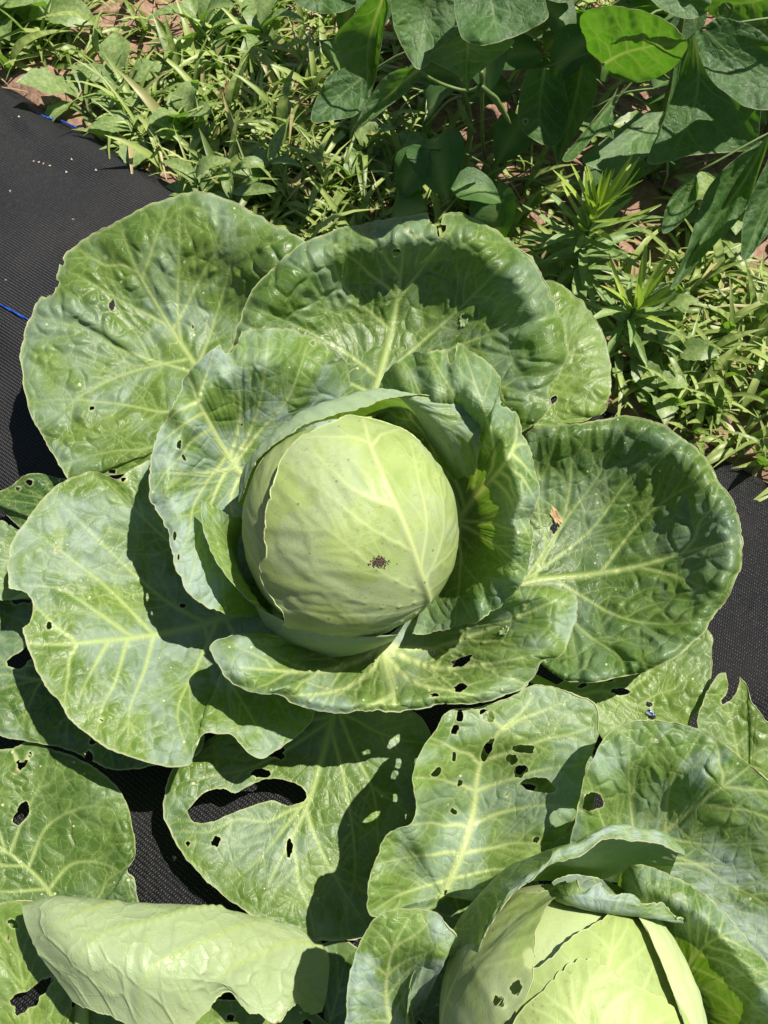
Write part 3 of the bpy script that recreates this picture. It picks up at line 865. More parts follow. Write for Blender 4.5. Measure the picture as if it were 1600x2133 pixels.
flake_leaf = cl([(1075, 1020, 0.132), (1092, 925, 0.150), (1110, 893, 0.163), (1160, 885, 0.175), (1230, 880, 0.182), (1300, 870, 0.190), (1360, 880, 0.196), (1400, 900, 0.199), (1450, 935, 0.203), (1490, 985, 0.206), (1525, 1050, 0.208), (1540, 1110, 0.207), (1542, 1162, 0.203),
    (1522, 1230, 0.197), (1490, 1280, 0.189), (1455, 1325, 0.182), (1410, 1365, 0.175), (1350, 1395, 0.168), (1290, 1410, 0.163), (1230, 1420, 0.159), (1175, 1415, 0.152), (1120, 1375, 0.141), (1075, 1290, 0.124)],
   (1070, 1222, .115), [(1130, 1208), (1230, 1198), (1330, 1180), (1440, 1148), (1530, 1125)], prof=((0, 0), (.35, .03), (.68, .45), (.92, 1.02), (1, 1)), color=(.26, .34, .75), seed=24, nt=400, ns=130, crk=1.7, cell=52, ruf=(.006, 9), w0=12, nsec=6, rib=.003,
   extra=[[(1092, 1210), (1180, 1080), (1240, 1000), (1300, 890)], [(1100, 1205), (1230, 1105), (1310, 1000), (1420, 910)], [(1110, 1208), (1170, 1090), (1190, 980), (1180, 890)], [(1250, 1195), (1340, 1080), (1440, 1010), (1500, 1000)], [(1160, 1210), (1290, 1285), (1380, 1300), (1470, 1295)], [(1120, 1220), (1210, 1310), (1290, 1370), (1300, 1405)], [(1330, 1180), (1420, 1205), (1490, 1235), (1510, 1240)]],
   holes=[(1154, 1100, 8, 10, 0), (1287, 1190, 2.5)])
cl([(490, 1085, .115), (410, 985, .14), (330, 962, .152), (300, 965, .156), (268, 985, .158), (248, 1000, .158), (222, 990, .16), (205, 983, .162), (185, 981, .163), (150, 995, .165), (110, 1016, .167), (72, 1060, .17), (45, 1095, .172), (23, 1130, .172), (15, 1190, .172), (18, 1222, .17), (30, 1262, .168), (46, 1304, .167),
    (60, 1350, .167), (90, 1420, .166), (130, 1470, .164), (160, 1510, .16), (210, 1550, .155), (270, 1575, .15), (330, 1590, .145), (395, 1593, .14), (402, 1560, .138), (425, 1532, .135), (455, 1531, .132), (480, 1530, .13), (505, 1555, .126), (540, 1577, .122), (590, 1555, .116), (640, 1512, .112), (652, 1480, .11), (645, 1400, .10), (600, 1325, .10)],
   (505, 1272, .098), [(430, 1300), (330, 1322), (220, 1335), (110, 1342), (60, 1340)], prof=((0, 0), (.35, .06), (.72, .72), (1, 1)), color=(.62, .66, .35), seed=25, nt=440, ns=130, crk=.8, cell=38, ruf=(.005, 9), w0=15, nsec=6, rib=.003,
   extra=[[(320, 1322), (230, 1230), (130, 1150), (60, 1100)], [(280, 1330), (180, 1260), (120, 1225), (60, 1220)], [(430, 1300), (330, 1240), (200, 1120), (120, 1040)], [(460, 1290), (400, 1180), (300, 1080), (220, 1000)], [(320, 1325), (300, 1400), (270, 1480), (270, 1560)], [(265, 1332), (240, 1420), (215, 1470), (200, 1530)], [(450, 1300), (405, 1400), (370, 1480), (390, 1570)], [(225, 1338), (180, 1420), (160, 1470)]],
   holes=[(103, 1303, 6, 8, 0), (118, 1146, 3.5, 6, 20), (82, 1147, 2.5), [(5, 1226), (35, 1229), (56, 1236), (68, 1258), (66, 1288), (50, 1307), (20, 1315), (0, 1280)], (381, 1262, 5), (234, 1346, 2.2), (268, 1347, 2.5), (212, 1500, 3, 5, 30), (258, 1000, 9, 4, 10)])
# the torn lower leaf
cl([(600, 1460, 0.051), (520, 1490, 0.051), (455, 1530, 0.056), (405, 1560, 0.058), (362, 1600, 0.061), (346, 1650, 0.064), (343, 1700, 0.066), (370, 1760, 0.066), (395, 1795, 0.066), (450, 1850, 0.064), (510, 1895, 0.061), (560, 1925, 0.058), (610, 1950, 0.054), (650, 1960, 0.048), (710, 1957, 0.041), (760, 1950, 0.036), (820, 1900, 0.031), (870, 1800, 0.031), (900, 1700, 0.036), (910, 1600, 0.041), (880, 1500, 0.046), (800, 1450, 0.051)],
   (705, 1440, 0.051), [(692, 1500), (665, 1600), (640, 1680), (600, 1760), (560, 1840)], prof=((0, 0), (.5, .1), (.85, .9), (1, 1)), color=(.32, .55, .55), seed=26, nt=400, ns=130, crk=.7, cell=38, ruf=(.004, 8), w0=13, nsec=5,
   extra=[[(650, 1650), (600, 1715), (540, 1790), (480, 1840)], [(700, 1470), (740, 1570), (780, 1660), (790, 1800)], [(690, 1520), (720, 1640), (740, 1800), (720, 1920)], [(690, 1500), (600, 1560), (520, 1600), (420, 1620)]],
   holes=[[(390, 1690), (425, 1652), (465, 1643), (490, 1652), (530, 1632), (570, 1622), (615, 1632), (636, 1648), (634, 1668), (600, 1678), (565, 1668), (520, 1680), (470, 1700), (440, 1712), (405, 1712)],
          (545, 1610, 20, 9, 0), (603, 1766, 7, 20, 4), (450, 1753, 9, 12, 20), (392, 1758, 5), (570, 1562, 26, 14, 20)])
# leaf under the right-hand leaf, with a fly on it
fly_leaf = cl([(1240, 1560, .10), (1180, 1480, .105), (1150, 1440, .11), (1180, 1415, .115), (1250, 1380, .12), (1350, 1330, .125), (1440, 1300, .125), (1478, 1320, .125), (1484, 1370, .122), (1483, 1420, .12), (1470, 1450, .118), (1440, 1500, .112), (1400, 1560, .105), (1300, 1600, .10)],
   (1190, 1452, .098), [(1260, 1440), (1330, 1470), (1380, 1475)], prof=((0, 0), (.5, .3), (1, 1)), color=(.15, .92, .85), seed=27, nt=240, ns=90, crk=1.0, cell=32, ruf=(.004, 8), w0=8, nsec=4, stem=(c1[0] + .02, c1[1] - .01, .075),
   holes=[(1212, 1428, 12, 5, -18), (1292, 1440, 20, 7, 3), (1352, 1467, 8, 6, 20), (1270, 1417, 12, 3, 4)])
# shaded leaves low on the left
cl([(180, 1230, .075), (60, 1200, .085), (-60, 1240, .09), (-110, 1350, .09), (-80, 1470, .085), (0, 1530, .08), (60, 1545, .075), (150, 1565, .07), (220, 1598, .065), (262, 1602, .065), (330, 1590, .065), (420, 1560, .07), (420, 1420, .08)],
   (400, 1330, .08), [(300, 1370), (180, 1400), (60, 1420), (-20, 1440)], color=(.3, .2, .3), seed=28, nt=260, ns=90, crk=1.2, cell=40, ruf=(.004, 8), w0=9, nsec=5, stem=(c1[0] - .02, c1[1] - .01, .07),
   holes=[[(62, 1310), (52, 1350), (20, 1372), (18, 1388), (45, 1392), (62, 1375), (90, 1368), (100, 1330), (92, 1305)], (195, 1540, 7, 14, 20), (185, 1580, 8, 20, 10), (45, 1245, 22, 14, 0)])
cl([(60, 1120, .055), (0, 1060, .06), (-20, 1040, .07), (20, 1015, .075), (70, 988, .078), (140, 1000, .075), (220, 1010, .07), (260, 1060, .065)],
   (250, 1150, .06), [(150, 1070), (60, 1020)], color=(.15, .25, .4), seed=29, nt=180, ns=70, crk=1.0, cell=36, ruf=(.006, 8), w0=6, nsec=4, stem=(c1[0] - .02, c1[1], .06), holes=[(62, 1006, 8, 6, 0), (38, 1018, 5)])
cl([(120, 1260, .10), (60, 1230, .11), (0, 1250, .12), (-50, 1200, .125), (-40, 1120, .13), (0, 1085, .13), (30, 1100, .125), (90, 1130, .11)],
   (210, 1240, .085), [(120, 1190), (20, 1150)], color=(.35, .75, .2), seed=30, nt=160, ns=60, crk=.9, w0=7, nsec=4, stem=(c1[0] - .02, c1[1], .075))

# cupped wrapper leaves round the head
cl([(700, 880, .14), (725, 820, .15), (722, 765, .178), (700, 742, .195), (668, 714, .215), (645, 704, .225), (600, 690, .24), (560, 688, .247), (512, 690, .25), (484, 700, .248), (456, 720, .245), (430, 742, .24), (390, 782, .235), (365, 840, .232), (340, 890, .23), (322, 932, .226), (314, 982, .222), (318, 1032, .22), (340, 1086, .213), (355, 1132, .21), (370, 1192, .20), (395, 1236, .19), (440, 1270, .175), (505, 1290, .15), (570, 1290, .125)],
   (512, 1000, .138), [(486, 968), (458, 925), (438, 884), (412, 832), (392, 788)], 'wrap', prof=((0, 0), (.34, .32), (.62, .78), (.8, 1.03), (1, 1.0)), color=(.85, .52, .35), seed=31, nt=400, ns=120, crk=.9, cell=34, ruf=(.011, 13), w0=13, nsec=7, jag=1.7, rib=.003,
   extra=[[(490, 975), (430, 985), (380, 985), (330, 985)], [(478, 955), (495, 900), (500, 830), (480, 740)], [(484, 965), (520, 900), (545, 820), (560, 700)], [(488, 968), (540, 900), (600, 830), (640, 720)]],
   holes=[[(506, 672), (500, 708), (488, 728), (472, 737), (460, 722), (448, 690), (480, 668)], (372, 925, 4, 10, 10), (382, 952, 3, 9, -20), (366, 1118, 4, 8, 5), (372, 1160, 2.5, 6, 5), (520, 788, 2.5), (504, 884, 2, 3, 0), (652, 715, 5), (700, 748, 5)])
cl([(775, 850, .18), (788, 795, .215), (812, 765, .236), (850, 742, .25), (900, 735, .26), (930, 733, .265), (954, 718, .265), (990, 740, .265), (1020, 766, .265), (1042, 790, .262), (1043, 826, .26), (1060, 850, .26), (1080, 861, .257), (1090, 905, .255), (1110, 952, .252), (1125, 1002, .25), (1122, 1042, .246), (1106, 1080, .24), (1112, 1120, .235), (1110, 1160, .226), (1095, 1202, .215), (1060, 1242, .20), (1020, 1276, .185), (985, 1296, .165), (925, 1312, .135), (860, 1320, .115)],
   (950, 1092, .125), [(975, 1055), (1010, 1015), (1045, 975), (1075, 930), (1100, 925)], 'wrap', prof=((0, 0), (.30, .10), (.58, .75), (.76, 1.08), (1, 1.0)), color=(.35, .35, .35), seed=32, nt=400, ns=120, crk=.8, cell=30, ruf=(.009, 15), w0=14, nsec=9, jag=1.7, rib=.003,
   extra=[[(985, 1045), (990, 950), (960, 850), (900, 745)], [(1000, 1025), (1030, 950), (1010, 860), (970, 740)], [(960, 1085), (1020, 1090), (1070, 1105), (1105, 1110)], [(955, 1090), (1010, 1120), (1050, 1150), (1095, 1190)]],
   holes=[[(930, 715), (935, 748), (940, 758), (946, 750), (953, 716), (946, 700)], (1050, 842, 7, 6, 0)])
front_leaf = cl([(640, 1330, .11), (540, 1318, .14), (462, 1330, .168), (441, 1352, .176), (462, 1392, .18), (490, 1425, .182), (540, 1446, .182), (575, 1446, .182), (622, 1468, .182), (700, 1482, .182), (790, 1480, .182), (860, 1475, .182), (920, 1466, .182), (985, 1465, .182), (1050, 1446, .18), (1092, 1430, .178), (1108, 1408, .178), (1130, 1372, .18), (1170, 1365, .182), (1186, 1330, .186), (1205, 1262, .19), (1196, 1236, .19), (1162, 1226, .186), (1140, 1220, .18), (1080, 1222, .165), (1000, 1240, .135), (890, 1262, .105)],
   (792, 1338, .095), [(800, 1365), (808, 1395), (818, 1430), (822, 1470)], 'wrap', prof=((0, 0), (.34, .06), (.66, .72), (.86, 1.04), (1, 1.0)), color=(.62, .62, .55), seed=33, nt=420, ns=120, crk=.8, cell=34, ruf=(.009, 12), w0=24, nsec=8, jag=1.4, rib=.005,
   extra=[[(795, 1345), (740, 1380), (650, 1400), (500, 1390)], [(798, 1350), (770, 1400), (700, 1440), (600, 1450)], [(800, 1350), (900, 1390), (1000, 1385), (1090, 1370)], [(798, 1345), (900, 1350), (1020, 1310), (1160, 1250)], [(803, 1370), (860, 1420), (940, 1440), (1000, 1450)]],
   holes=[(958, 1434, 13, 9, -10), (905, 1448, 8, 4, -5), (962, 1378, 26, 9, -20), (902, 1358, 5, 3, 40)])
loft('leaf', P1, [
    [(530, 1080, .12), (545, 1170, .112), (565, 1255, .108), (585, 1312, .105), (625, 1348, .11), (680, 1368, .118), (740, 1364, .124), (790, 1347, .13), (818, 1336, .14)],
    [(485, 1076, .165), (496, 1155, .15), (520, 1230, .143), (542, 1285, .14), (580, 1327, .142), (660, 1350, .15), (740, 1349, .156), (790, 1339, .16), (822, 1331, .163)],
    [(456, 1062, .208), (468, 1125, .202), (496, 1190, .192), (530, 1243, .184), (568, 1285, .18), (640, 1320, .178), (720, 1334, .178), (790, 1331, .178), (825, 1327, .178)],
    [(420, 1042, .226), (420, 1095, .226), (446, 1160, .216), (488, 1220, .207), (538, 1265, .20), (600, 1296, .196), (680, 1318, .192), (760, 1326, .19), (832, 1324, .186)]],
   M['wrap'], color=(.75, .62, .25), ns=60, nt=300, seed=34, crk=.5, midt=.42, nsec=6, w0=7, jag=.9, face=1)
loft('leaf', P1, [
    [(528, 1060, .13), (570, 945, .16), (650, 885, .17), (760, 868, .18), (850, 885, .19), (900, 930, .185), (945, 1000, .15)],
    [(507, 1055, .18), (522, 968, .21), (602, 884, .232), (700, 842, .242), (790, 828, .246), (868, 862, .246), (920, 915, .235), (962, 995, .18)],
    [(498, 1048, .20), (507, 985, .228), (548, 922, .25), (625, 862, .26), (700, 833, .264), (790, 811, .266), (866, 836, .266), (930, 872, .258), (968, 915, .24), (978, 990, .20)],
    [(502, 1042, .212), (526, 976, .242), (562, 936, .262), (622, 892, .272), (660, 878, .274), (740, 853, .272), (810, 830, .270), (882, 823, .268), (975, 850, .258), (1005, 872, .25), (1002, 930, .236), (985, 990, .205)]],
   M['wrap'], color=(.6, .9, .3), ns=60, nt=320, seed=35, crk=-.5, midt=.5, nsec=6, w0=5, jag=1.8, face=1, ruf=(.004, 8))

# ---- the second cabbage, its head cut by the lower edge of the picture
H2 = head_frame(1182, 2130, 0.165, 263)
c2 = H2['C']
P2 = empty('cabbage_plant', (c2[0], c2[1], 0), 'cabbage with a split yellow-green head below a curled pale wrapper leaf', 'cabbage', 'cabbages growing on the black cloth')
stalk(P2, c2[0], c2[1], 0.09)
ST2 = (c2[0], c2[1], 0.06)
head2 = head_core(H2, P2, 5)
head_leaf(H2, head2, ('p', 195, 96, .002), [('p', 240, 96, .002), ('p', 258, 60, .004), (1064, 2170, .009), (1072, 2122, .011), (1100, 2085, .013), (1112, 2047, .013), (1116, 2000, .013), (1126, 1950, .013), (1146, 1905, .013), (1172, 1870, .011), (1120, 1872, .008), ('p', 130, 86, .004), ('p', 160, 96, .002)],
          [(960, 2040), (1030, 2022), (1090, 2010)], color=(.55, .18, .75), ns=80, nt=240, seed=41, crk=-.35, cell=60, jag=1.6, nsec=4, w0=10, holes=[(1112, 2010, 9, 14, 0), (1052, 2090, 12, 7, 30), (1085, 2065, 9)])
head_leaf(H2, head2, (1236, 2270, .002), [(1050, 2200, .004), (1082, 2105, .006), (1110, 2034, .008), (1140, 2016, .009), (1165, 1990, .009), (1195, 1962, .008), (1240, 1936, .008), (1270, 1916, .008), (1300, 1905, .008), (1332, 1910, .008), (1382, 1960, .006), (1432, 2050, .005), (1440, 2160, .004)],
          [(1240, 2150), (1262, 2030), (1278, 1925)], color=(.1, .62, .2), ns=80, nt=240, seed=42, crk=-.25, cell=60, jag=1.7, nsec=4, w0=8)
head_leaf(H2, head2, (1252, 2330, .005), [(1040, 2230, .006), (1078, 2130, .009), (1140, 2062, .0095), (1204, 2006, .0105), (1250, 2020, .0105), (1296, 2048, .010), (1340, 2072, .0095), (1372, 2088, .009), (1425, 2160, .010), (1440, 2260, .008)],
          [(1245, 2230), (1200, 2120), (1190, 2040)], color=(.1, .8, .2), ns=70, nt=220, seed=43, crk=-.25, cell=60, jag=.5, nsec=4, w0=12)
head_leaf(H2, head2, ('p', -50, 104, .003), [('p', -66, 80, .008), (1432, 2240, .012), (1412, 2142, .014), (1378, 2080, .015), (1352, 2012, .015), (1331, 1960, .015), (1308, 1914, .014), (1332, 1906, .012), (1372, 1926, .010), ('p', 38, 98, .006), ('p', 10, 108, .004), ('p', -25, 112, .003)],
          [(1440, 2140), (1400, 2030), (1340, 1925)], color=(.15, .58, .2), ns=80, nt=240, seed=44, crk=-.3, cell=60, jag=.7, nsec=4, w0=6)
hm2 = head_map(H2)
def hrow(pts): return [tuple(to_head(H2, p)) + (p[-1],) for p in pts]
loft('head_leaf', head2, [[(1150, 1862, .175), (1200, 1880, .185), (1260, 1890, .19), (1330, 1898, .19), (1385, 1908, .185), (1420, 1915, .18)],
                          [(1136, 1868, .205), (1180, 1887, .228), (1255, 1902, .232), (1330, 1911, .231), (1386, 1920, .226), (1426, 1926, .21)],
                          [(1142, 1856, .215), (1182, 1866, .24), (1250, 1876, .246), (1325, 1888, .245), (1380, 1900, .236), (1427, 1922, .216)],
                          [(1157, 1843, .216), (1192, 1839, .236), (1217, 1857, .242), (1247, 1840, .244), (1275, 1864, .245), (1318, 1855, .243), (1341, 1882, .24), (1379, 1878, .234), (1409, 1905, .226), (1430, 1917, .214)]],
     M['wrap'], color=(.9, .8, .2), ns=46, nt=260, seed=45, crk=-.5, jag=2.2, nsec=6, w0=4)
loft('head_leaf', head2, [hrow([(1170, 1880, .004), (1250, 1880, .004), (1330, 1890, .004)]), hrow([(1160, 1865, .004), (1240, 1860, .005), (1330, 1880, .004)]), hrow([(1150, 1850, .006), (1195, 1842, .008), (1250, 1845, .009), (1310, 1862, .008), (1338, 1878, .006)])],
     M['wrap'], color=(1.0, .3, .6), ns=36, nt=160, seed=46, crk=.8, jag=1.8, nsec=7, w0=5, mapf=hm2)

def cl2(out, base, mid, mat='leaf', **kw):
    kw.setdefault('stem', ST2)
    return leaf('leaf', P2, base, out, mid, M[mat], **kw)
cl2([(900, 1895, .12), (882, 1900, .135), (830, 1906, .15), (778, 1908, .158), (764, 1870, .170), (772, 1820, .178), (798, 1750, .184), (826, 1724, .187), (852, 1716, .19), (866, 1680, .192), (860, 1622, .192), (874, 1570, .188), (908, 1520, .176), (930, 1486, .165), (995, 1472, .163), (1060, 1452, .165), (1100, 1431, .165), (1130, 1428, .165), (1190, 1445, .163), (1240, 1466, .16),
     (1248, 1520, .158), (1236, 1562, .155), (1222, 1592, .152), (1216, 1650, .148), (1196, 1702, .142), (1155, 1755, .135), (1080, 1830, .12), (1000, 1880, .11)],
    (922, 1866, .10), [(962, 1775), (985, 1690), (998, 1600), (1035, 1530), (1085, 1485), (1110, 1450)], 'wrap', stem=None, rib=.003, prof=((0, 0), (.4, .30), (.75, .85), (1, 1)), color=(.45, .66, .7), seed=51, nt=400, ns=120, crk=.8, cell=36, ruf=(.005, 9), w0=15, nsec=6,
    bumps=[(985, 1690, 60, -.012), (1000, 1600, 60, -.016), (920, 1600, 40, .006)],
    holes=[(909, 1608, 12, 7, -35), (957, 1631, 5, 8, 20), (945, 1690, 6), (948, 1520, 7, 11, 30), (945, 1575, 4, 11, 5), (958, 1490, 7, 13, 5), (1015, 1490, 18, 12, 40), (1016, 1560, 9, 26, 25), (1090, 1559, 25, 9, 6), (1066, 1582, 13, 12, 0), (1085, 1606, 14, 15, 0), [(1078, 1632), (1110, 1620), (1140, 1622), (1158, 1645), (1150, 1652), (1110, 1648)], (1117, 1750, 6), (970, 1648, 2), (1056, 1655, 4)])
cl2([(1180, 1805, .14), (1190, 1742, .165), (1206, 1660, .185), (1226, 1590, .195), (1270, 1526, .20), (1310, 1507, .202), (1350, 1502, .203), (1420, 1510, .204), (1470, 1526, .205), (1540, 1575, .207), (1600, 1622, .192), (1680, 1700, .175), (1740, 1830, .155), (1740, 1950, .135), (1660, 2030, .12), (1500, 1990, .11)],
    (1320, 1840, .11), [(1385, 1735), (1470, 1665), (1560, 1598)], 'wrap', prof=((0, 0), (.4, .25), (.75, .85), (1, 1)), color=(.75, .42, .4), seed=52, nt=360, ns=120, crk=1.1, cell=40, ruf=(.004, 8), w0=11, nsec=6,
    extra=[[(1385, 1738), (1395, 1640), (1440, 1560), (1460, 1525)], [(1330, 1825), (1318, 1720), (1310, 1620), (1312, 1510)], [(1310, 1835), (1265, 1740), (1225, 1620)], [(1380, 1745), (1480, 1760), (1600, 1755)], [(1350, 1800), (1460, 1800), (1600, 1820)]],
    holes=[[(1212, 1682), (1218, 1658), (1240, 1650), (1255, 1662), (1256, 1680), (1225, 1686)], (1365, 1543, 7, 5, 10)])
cl2([(735, 2300, .13), (716, 2220, .155), (718, 2150, .17), (726, 2060, .185), (741, 1990, .19), (766, 1936, .195), (800, 1902, .20), (840, 1890, .20), (890, 1893, .20), (916, 1906, .20), (934, 1930, .198), (952, 1946, .195), (930, 1962, .185), (896, 1976, .175), (880, 1994, .17), (862, 2025, .16), (852, 2075, .15), (872, 2150, .12)],
    (838, 2200, .10), [(806, 2090), (815, 1990), (850, 1915)], 'wrap', prof=((0, 0), (.4, .3), (.75, .9), (1, 1)), color=(.95, .62, .3), seed=53, nt=260, ns=90, crk=.7, w0=9, nsec=5, ruf=(.004, 8), jag=1.2)
cl2([(1285, 1850, .15), (1304, 1810, .20), (1350, 1806, .215), (1420, 1832, .22), (1470, 1866, .222), (1520, 1912, .222), (1567, 1972, .22), (1606, 2016, .218), (1652, 2100, .21), (1660, 2200, .20), (1600, 2300, .17), (1480, 2300, .13)],
    (1395, 2090, .10), [(1450, 1990), (1500, 1950), (1535, 1940)], 'wrap', prof=((0, 0), (.32, .10), (.62, .75), (.8, 1.05), (1, 1)), color=(.55, .30, .35), seed=54, nt=300, ns=100, crk=.8, w0=9, nsec=7, ruf=(.004, 10), jag=1.2, holes=[(1416, 1866, 12, 5, 10)])
loft('leaf', P2, [
    [(915, 2012, .12), (950, 1945, .13), (1010, 1880, .135), (1090, 1840, .14), (1160, 1835, .14), (1250, 1838, .14), (1330, 1838, .14), (1395, 1826, .145)],
    [(922, 1995, .165), (955, 1922, .18), (1007, 1854, .19), (1070, 1799, .195), (1150, 1792, .195), (1230, 1788, .195), (1310, 1788, .195), (1400, 1810, .19)],
    [(985, 1990, .205), (1000, 1940, .22), (1042, 1872, .234), (1090, 1828, .242), (1135, 1793, .246), (1152, 1768, .247), (1200, 1755, .247), (1240, 1732, .247), (1282, 1718, .245), (1332, 1727, .242), (1380, 1735, .237), (1418, 1772, .226)],
    [(992, 2014, .208), (1004, 1962, .226), (1047, 1888, .24), (1113, 1828, .25), (1158, 1795, .253), (1218, 1776, .253), (1256, 1753, .253), (1312, 1750, .251), (1368, 1757, .247), (1427, 1781, .236)]],
    M['wrap'], color=(.9, .7, .5), ns=70, nt=300, seed=55, crk=.45, midt=.45, nsec=6, w0=5, jag=1.0)
cl2([(1462, 1560, .115), (1452, 1500, .12), (1468, 1452, .125), (1484, 1424, .128), (1502, 1404, .13), (1530, 1408, .13), (1555, 1428, .128), (1566, 1462, .126), (1586, 1490, .124), (1604, 1506, .122), (1680, 1520, .12), (1720, 1600, .115), (1680, 1680, .11)],
    (1560, 1680, .09), [(1540, 1580), (1520, 1490), (1510, 1440)], color=(.15, .8, .9), seed=56, nt=220, ns=80, crk=.9, w0=7, nsec=4, jag=1.3, stem=(c2[0] + .05, c2[1] + .02, .05), holes=[[(1510, 1398), (1516, 1428), (1513, 1445), (1503, 1460), (1508, 1467), (1528, 1452), (1540, 1425), (1536, 1398)]])
cl2([(1120, 1960, .075), (1130, 1860, .085), (1080, 1790, .09), (1000, 1770, .09), (920, 1790, .09), (860, 1850, .09), (830, 1950, .085), (850, 2080, .08), (920, 2180, .07)], (1040, 2090, .07), [(990, 1980), (950, 1880), (930, 1800)], color=(.2, .35, .4), seed=57, nt=200, ns=70, crk=.9, w0=7, nsec=5, stem=None)

cl2([(1180, 1800, .06), (1230, 1700, .07), (1240, 1600, .075), (1190, 1500, .08), (1080, 1470, .08), (980, 1500, .08), (900, 1600, .075), (890, 1720, .07), (930, 1820, .06)], (1060, 1860, .055), [(1050, 1740), (1060, 1600), (1070, 1490)], color=(.3, .6, .5), seed=58, nt=200, ns=70, crk=.9, w0=9, nsec=5, stem=None, holes=[(1085, 1600, 14), (1100, 1640, 16, 8, 10), (1020, 1560, 12)])

# ---- the cabbage whose head lies outside the lower left corner
P3 = empty('cabbage_plant', tuple(at(np.array([190., 2420.]), np.array(0.0))), 'cabbage showing one leaf flipped over to its pale underside beside dark perforated leaves', 'cabbage', 'cabbages growing on the black cloth')
s3 = at(np.array([190., 2420.]), np.array(0.0))
stalk(P3, s3[0], s3[1], 0.08)
ST3 = (s3[0], s3[1], 0.055)
def cl3(out, base, mid, mat='leaf', **kw):
    kw.setdefault('stem', ST3)
    return leaf('leaf', P3, base, out, mid, M[mat], **kw)
cl3([(300, 1950, 0.050), (288, 1880, 0.054), (281, 1832, 0.057), (266, 1812, 0.058), (282, 1775, 0.059), (276, 1716, 0.062), (256, 1660, 0.064), (216, 1616, 0.066), (150, 1576, 0.066), (100, 1560, 0.066), (62, 1546, 0.066), (28, 1558, 0.066), (-20, 1570, 0.066), (-90, 1640, 0.066), (-150, 1750, 0.066), (-130, 1900, 0.059), (0, 2010, 0.050)],
    (170, 1965, 0.043), [(98, 1852), (50, 1802), (0, 1766), (-60, 1740)], prof=((0, 0), (.5, .4), (.85, 1.1), (1, 1)), color=(.12, .34, .95), seed=61, nt=300, ns=110, crk=.9, w0=11, nsec=5, ruf=(.006, 8),
    extra=[[(100, 1855), (150, 1800), (220, 1800), (285, 1840)], [(60, 1805), (100, 1720), (180, 1680), (250, 1690)], [(20, 1780), (50, 1700), (90, 1620), (100, 1570)]],
    holes=[(45, 1695, 13, 24, 25), [(28, 1562), (38, 1600), (30, 1612), (45, 1606), (66, 1575), (62, 1568), (48, 1590)]])
loft('leaf', P3, [
    [(60, 1905, .07), (150, 1905, .08), (300, 1920, .08), (450, 1922, .07), (560, 1935, .045), (650, 1960, .028)],
    [(46, 1884, .115), (120, 1865, .122), (280, 1879, .116), (430, 1886, .10), (540, 1910, .074), (650, 1942, .044), (684, 1985, .034)],
    [(52, 1930, .125), (130, 1925, .145), (290, 1940, .142), (430, 1950, .125), (550, 1968, .092), (640, 1995, .06), (686, 2035, .04)],
    [(85, 2000, .125), (160, 2005, .15), (300, 2030, .15), (430, 2030, .13), (530, 2040, .098), (620, 2055, .068), (682, 2070, .045)],
    [(150, 2085, .115), (190, 2108, .12), (225, 2118, .122), (300, 2142, .12), (380, 2150, .115), (430, 2112, .112), (455, 2075, .11), (480, 2066, .108), (505, 2096, .10), (530, 2116, .096), (575, 2127, .09), (602, 2102, .085), (620, 2088, .082), (645, 2112, .075), (672, 2105, .066)]],
    M['leaf'], color=(.3, .6, .5), ns=90, nt=320, seed=62, crk=.55, cell=46, w0=10, rib=-.0024, jag=1.6, face=-1,
    lines=[[(.62, .25), (.40, .42), (.24, .55), (.12, .75)], [(.78, .27), (.56, .55), (.38, .75), (.25, .98)], [(.95, .35), (.80, .5), (.66, .72), (.55, .95)], [(.3, .27), (.2, .4), (.08, .5)], [(.97, .5), (.9, .7), (.86, .95)]])
cl3([(140, 2150, .035), (150, 2080, .045), (140, 2010, .055), (125, 1950, .062), (110, 1905, .066), (60, 1880, .07), (0, 1880, .07), (-70, 1900, .07), (-140, 2000, .06), (-150, 2150, .05), (-60, 2230, .04)],
    (80, 2260, .03), [(60, 2120), (40, 2000), (30, 1920)], color=(.10, 1.0, .95), seed=63, nt=220, ns=80, crk=.9, w0=7, nsec=5, ruf=(.006, 8), holes=[(28, 1924, 14, 8, 20), (15, 1952, 3), (17, 1958, 3), (85, 2056, 30, 14, -35), (52, 2085, 34, 20, -30)])
cl3([(110, 2200, .02), (120, 2130, .03), (170, 2090, .035), (260, 2070, .04), (380, 2080, .04), (520, 2085, .04), (640, 2100, .035), (690, 2160, .03), (600, 2260, .03)],
    (380, 2290, .03), [(370, 2200), (350, 2110)], color=(.12, .75, .6), seed=64, nt=200, ns=70, crk=.9, w0=7, nsec=5, ruf=(.005, 8), holes=[(640, 2130, 8), (480, 2120, 7)])
cl3([(700, 2240, .02), (760, 2130, .03), (780, 2030, .035), (740, 1970, .035), (690, 1960, .03), (640, 2000, .03), (600, 2100, .02)], (640, 2260, .02), [(690, 2120), (720, 2000)], color=(.2, .35, .4), seed=65, nt=140, ns=60, crk=.9, w0=6, nsec=4, stem=None)

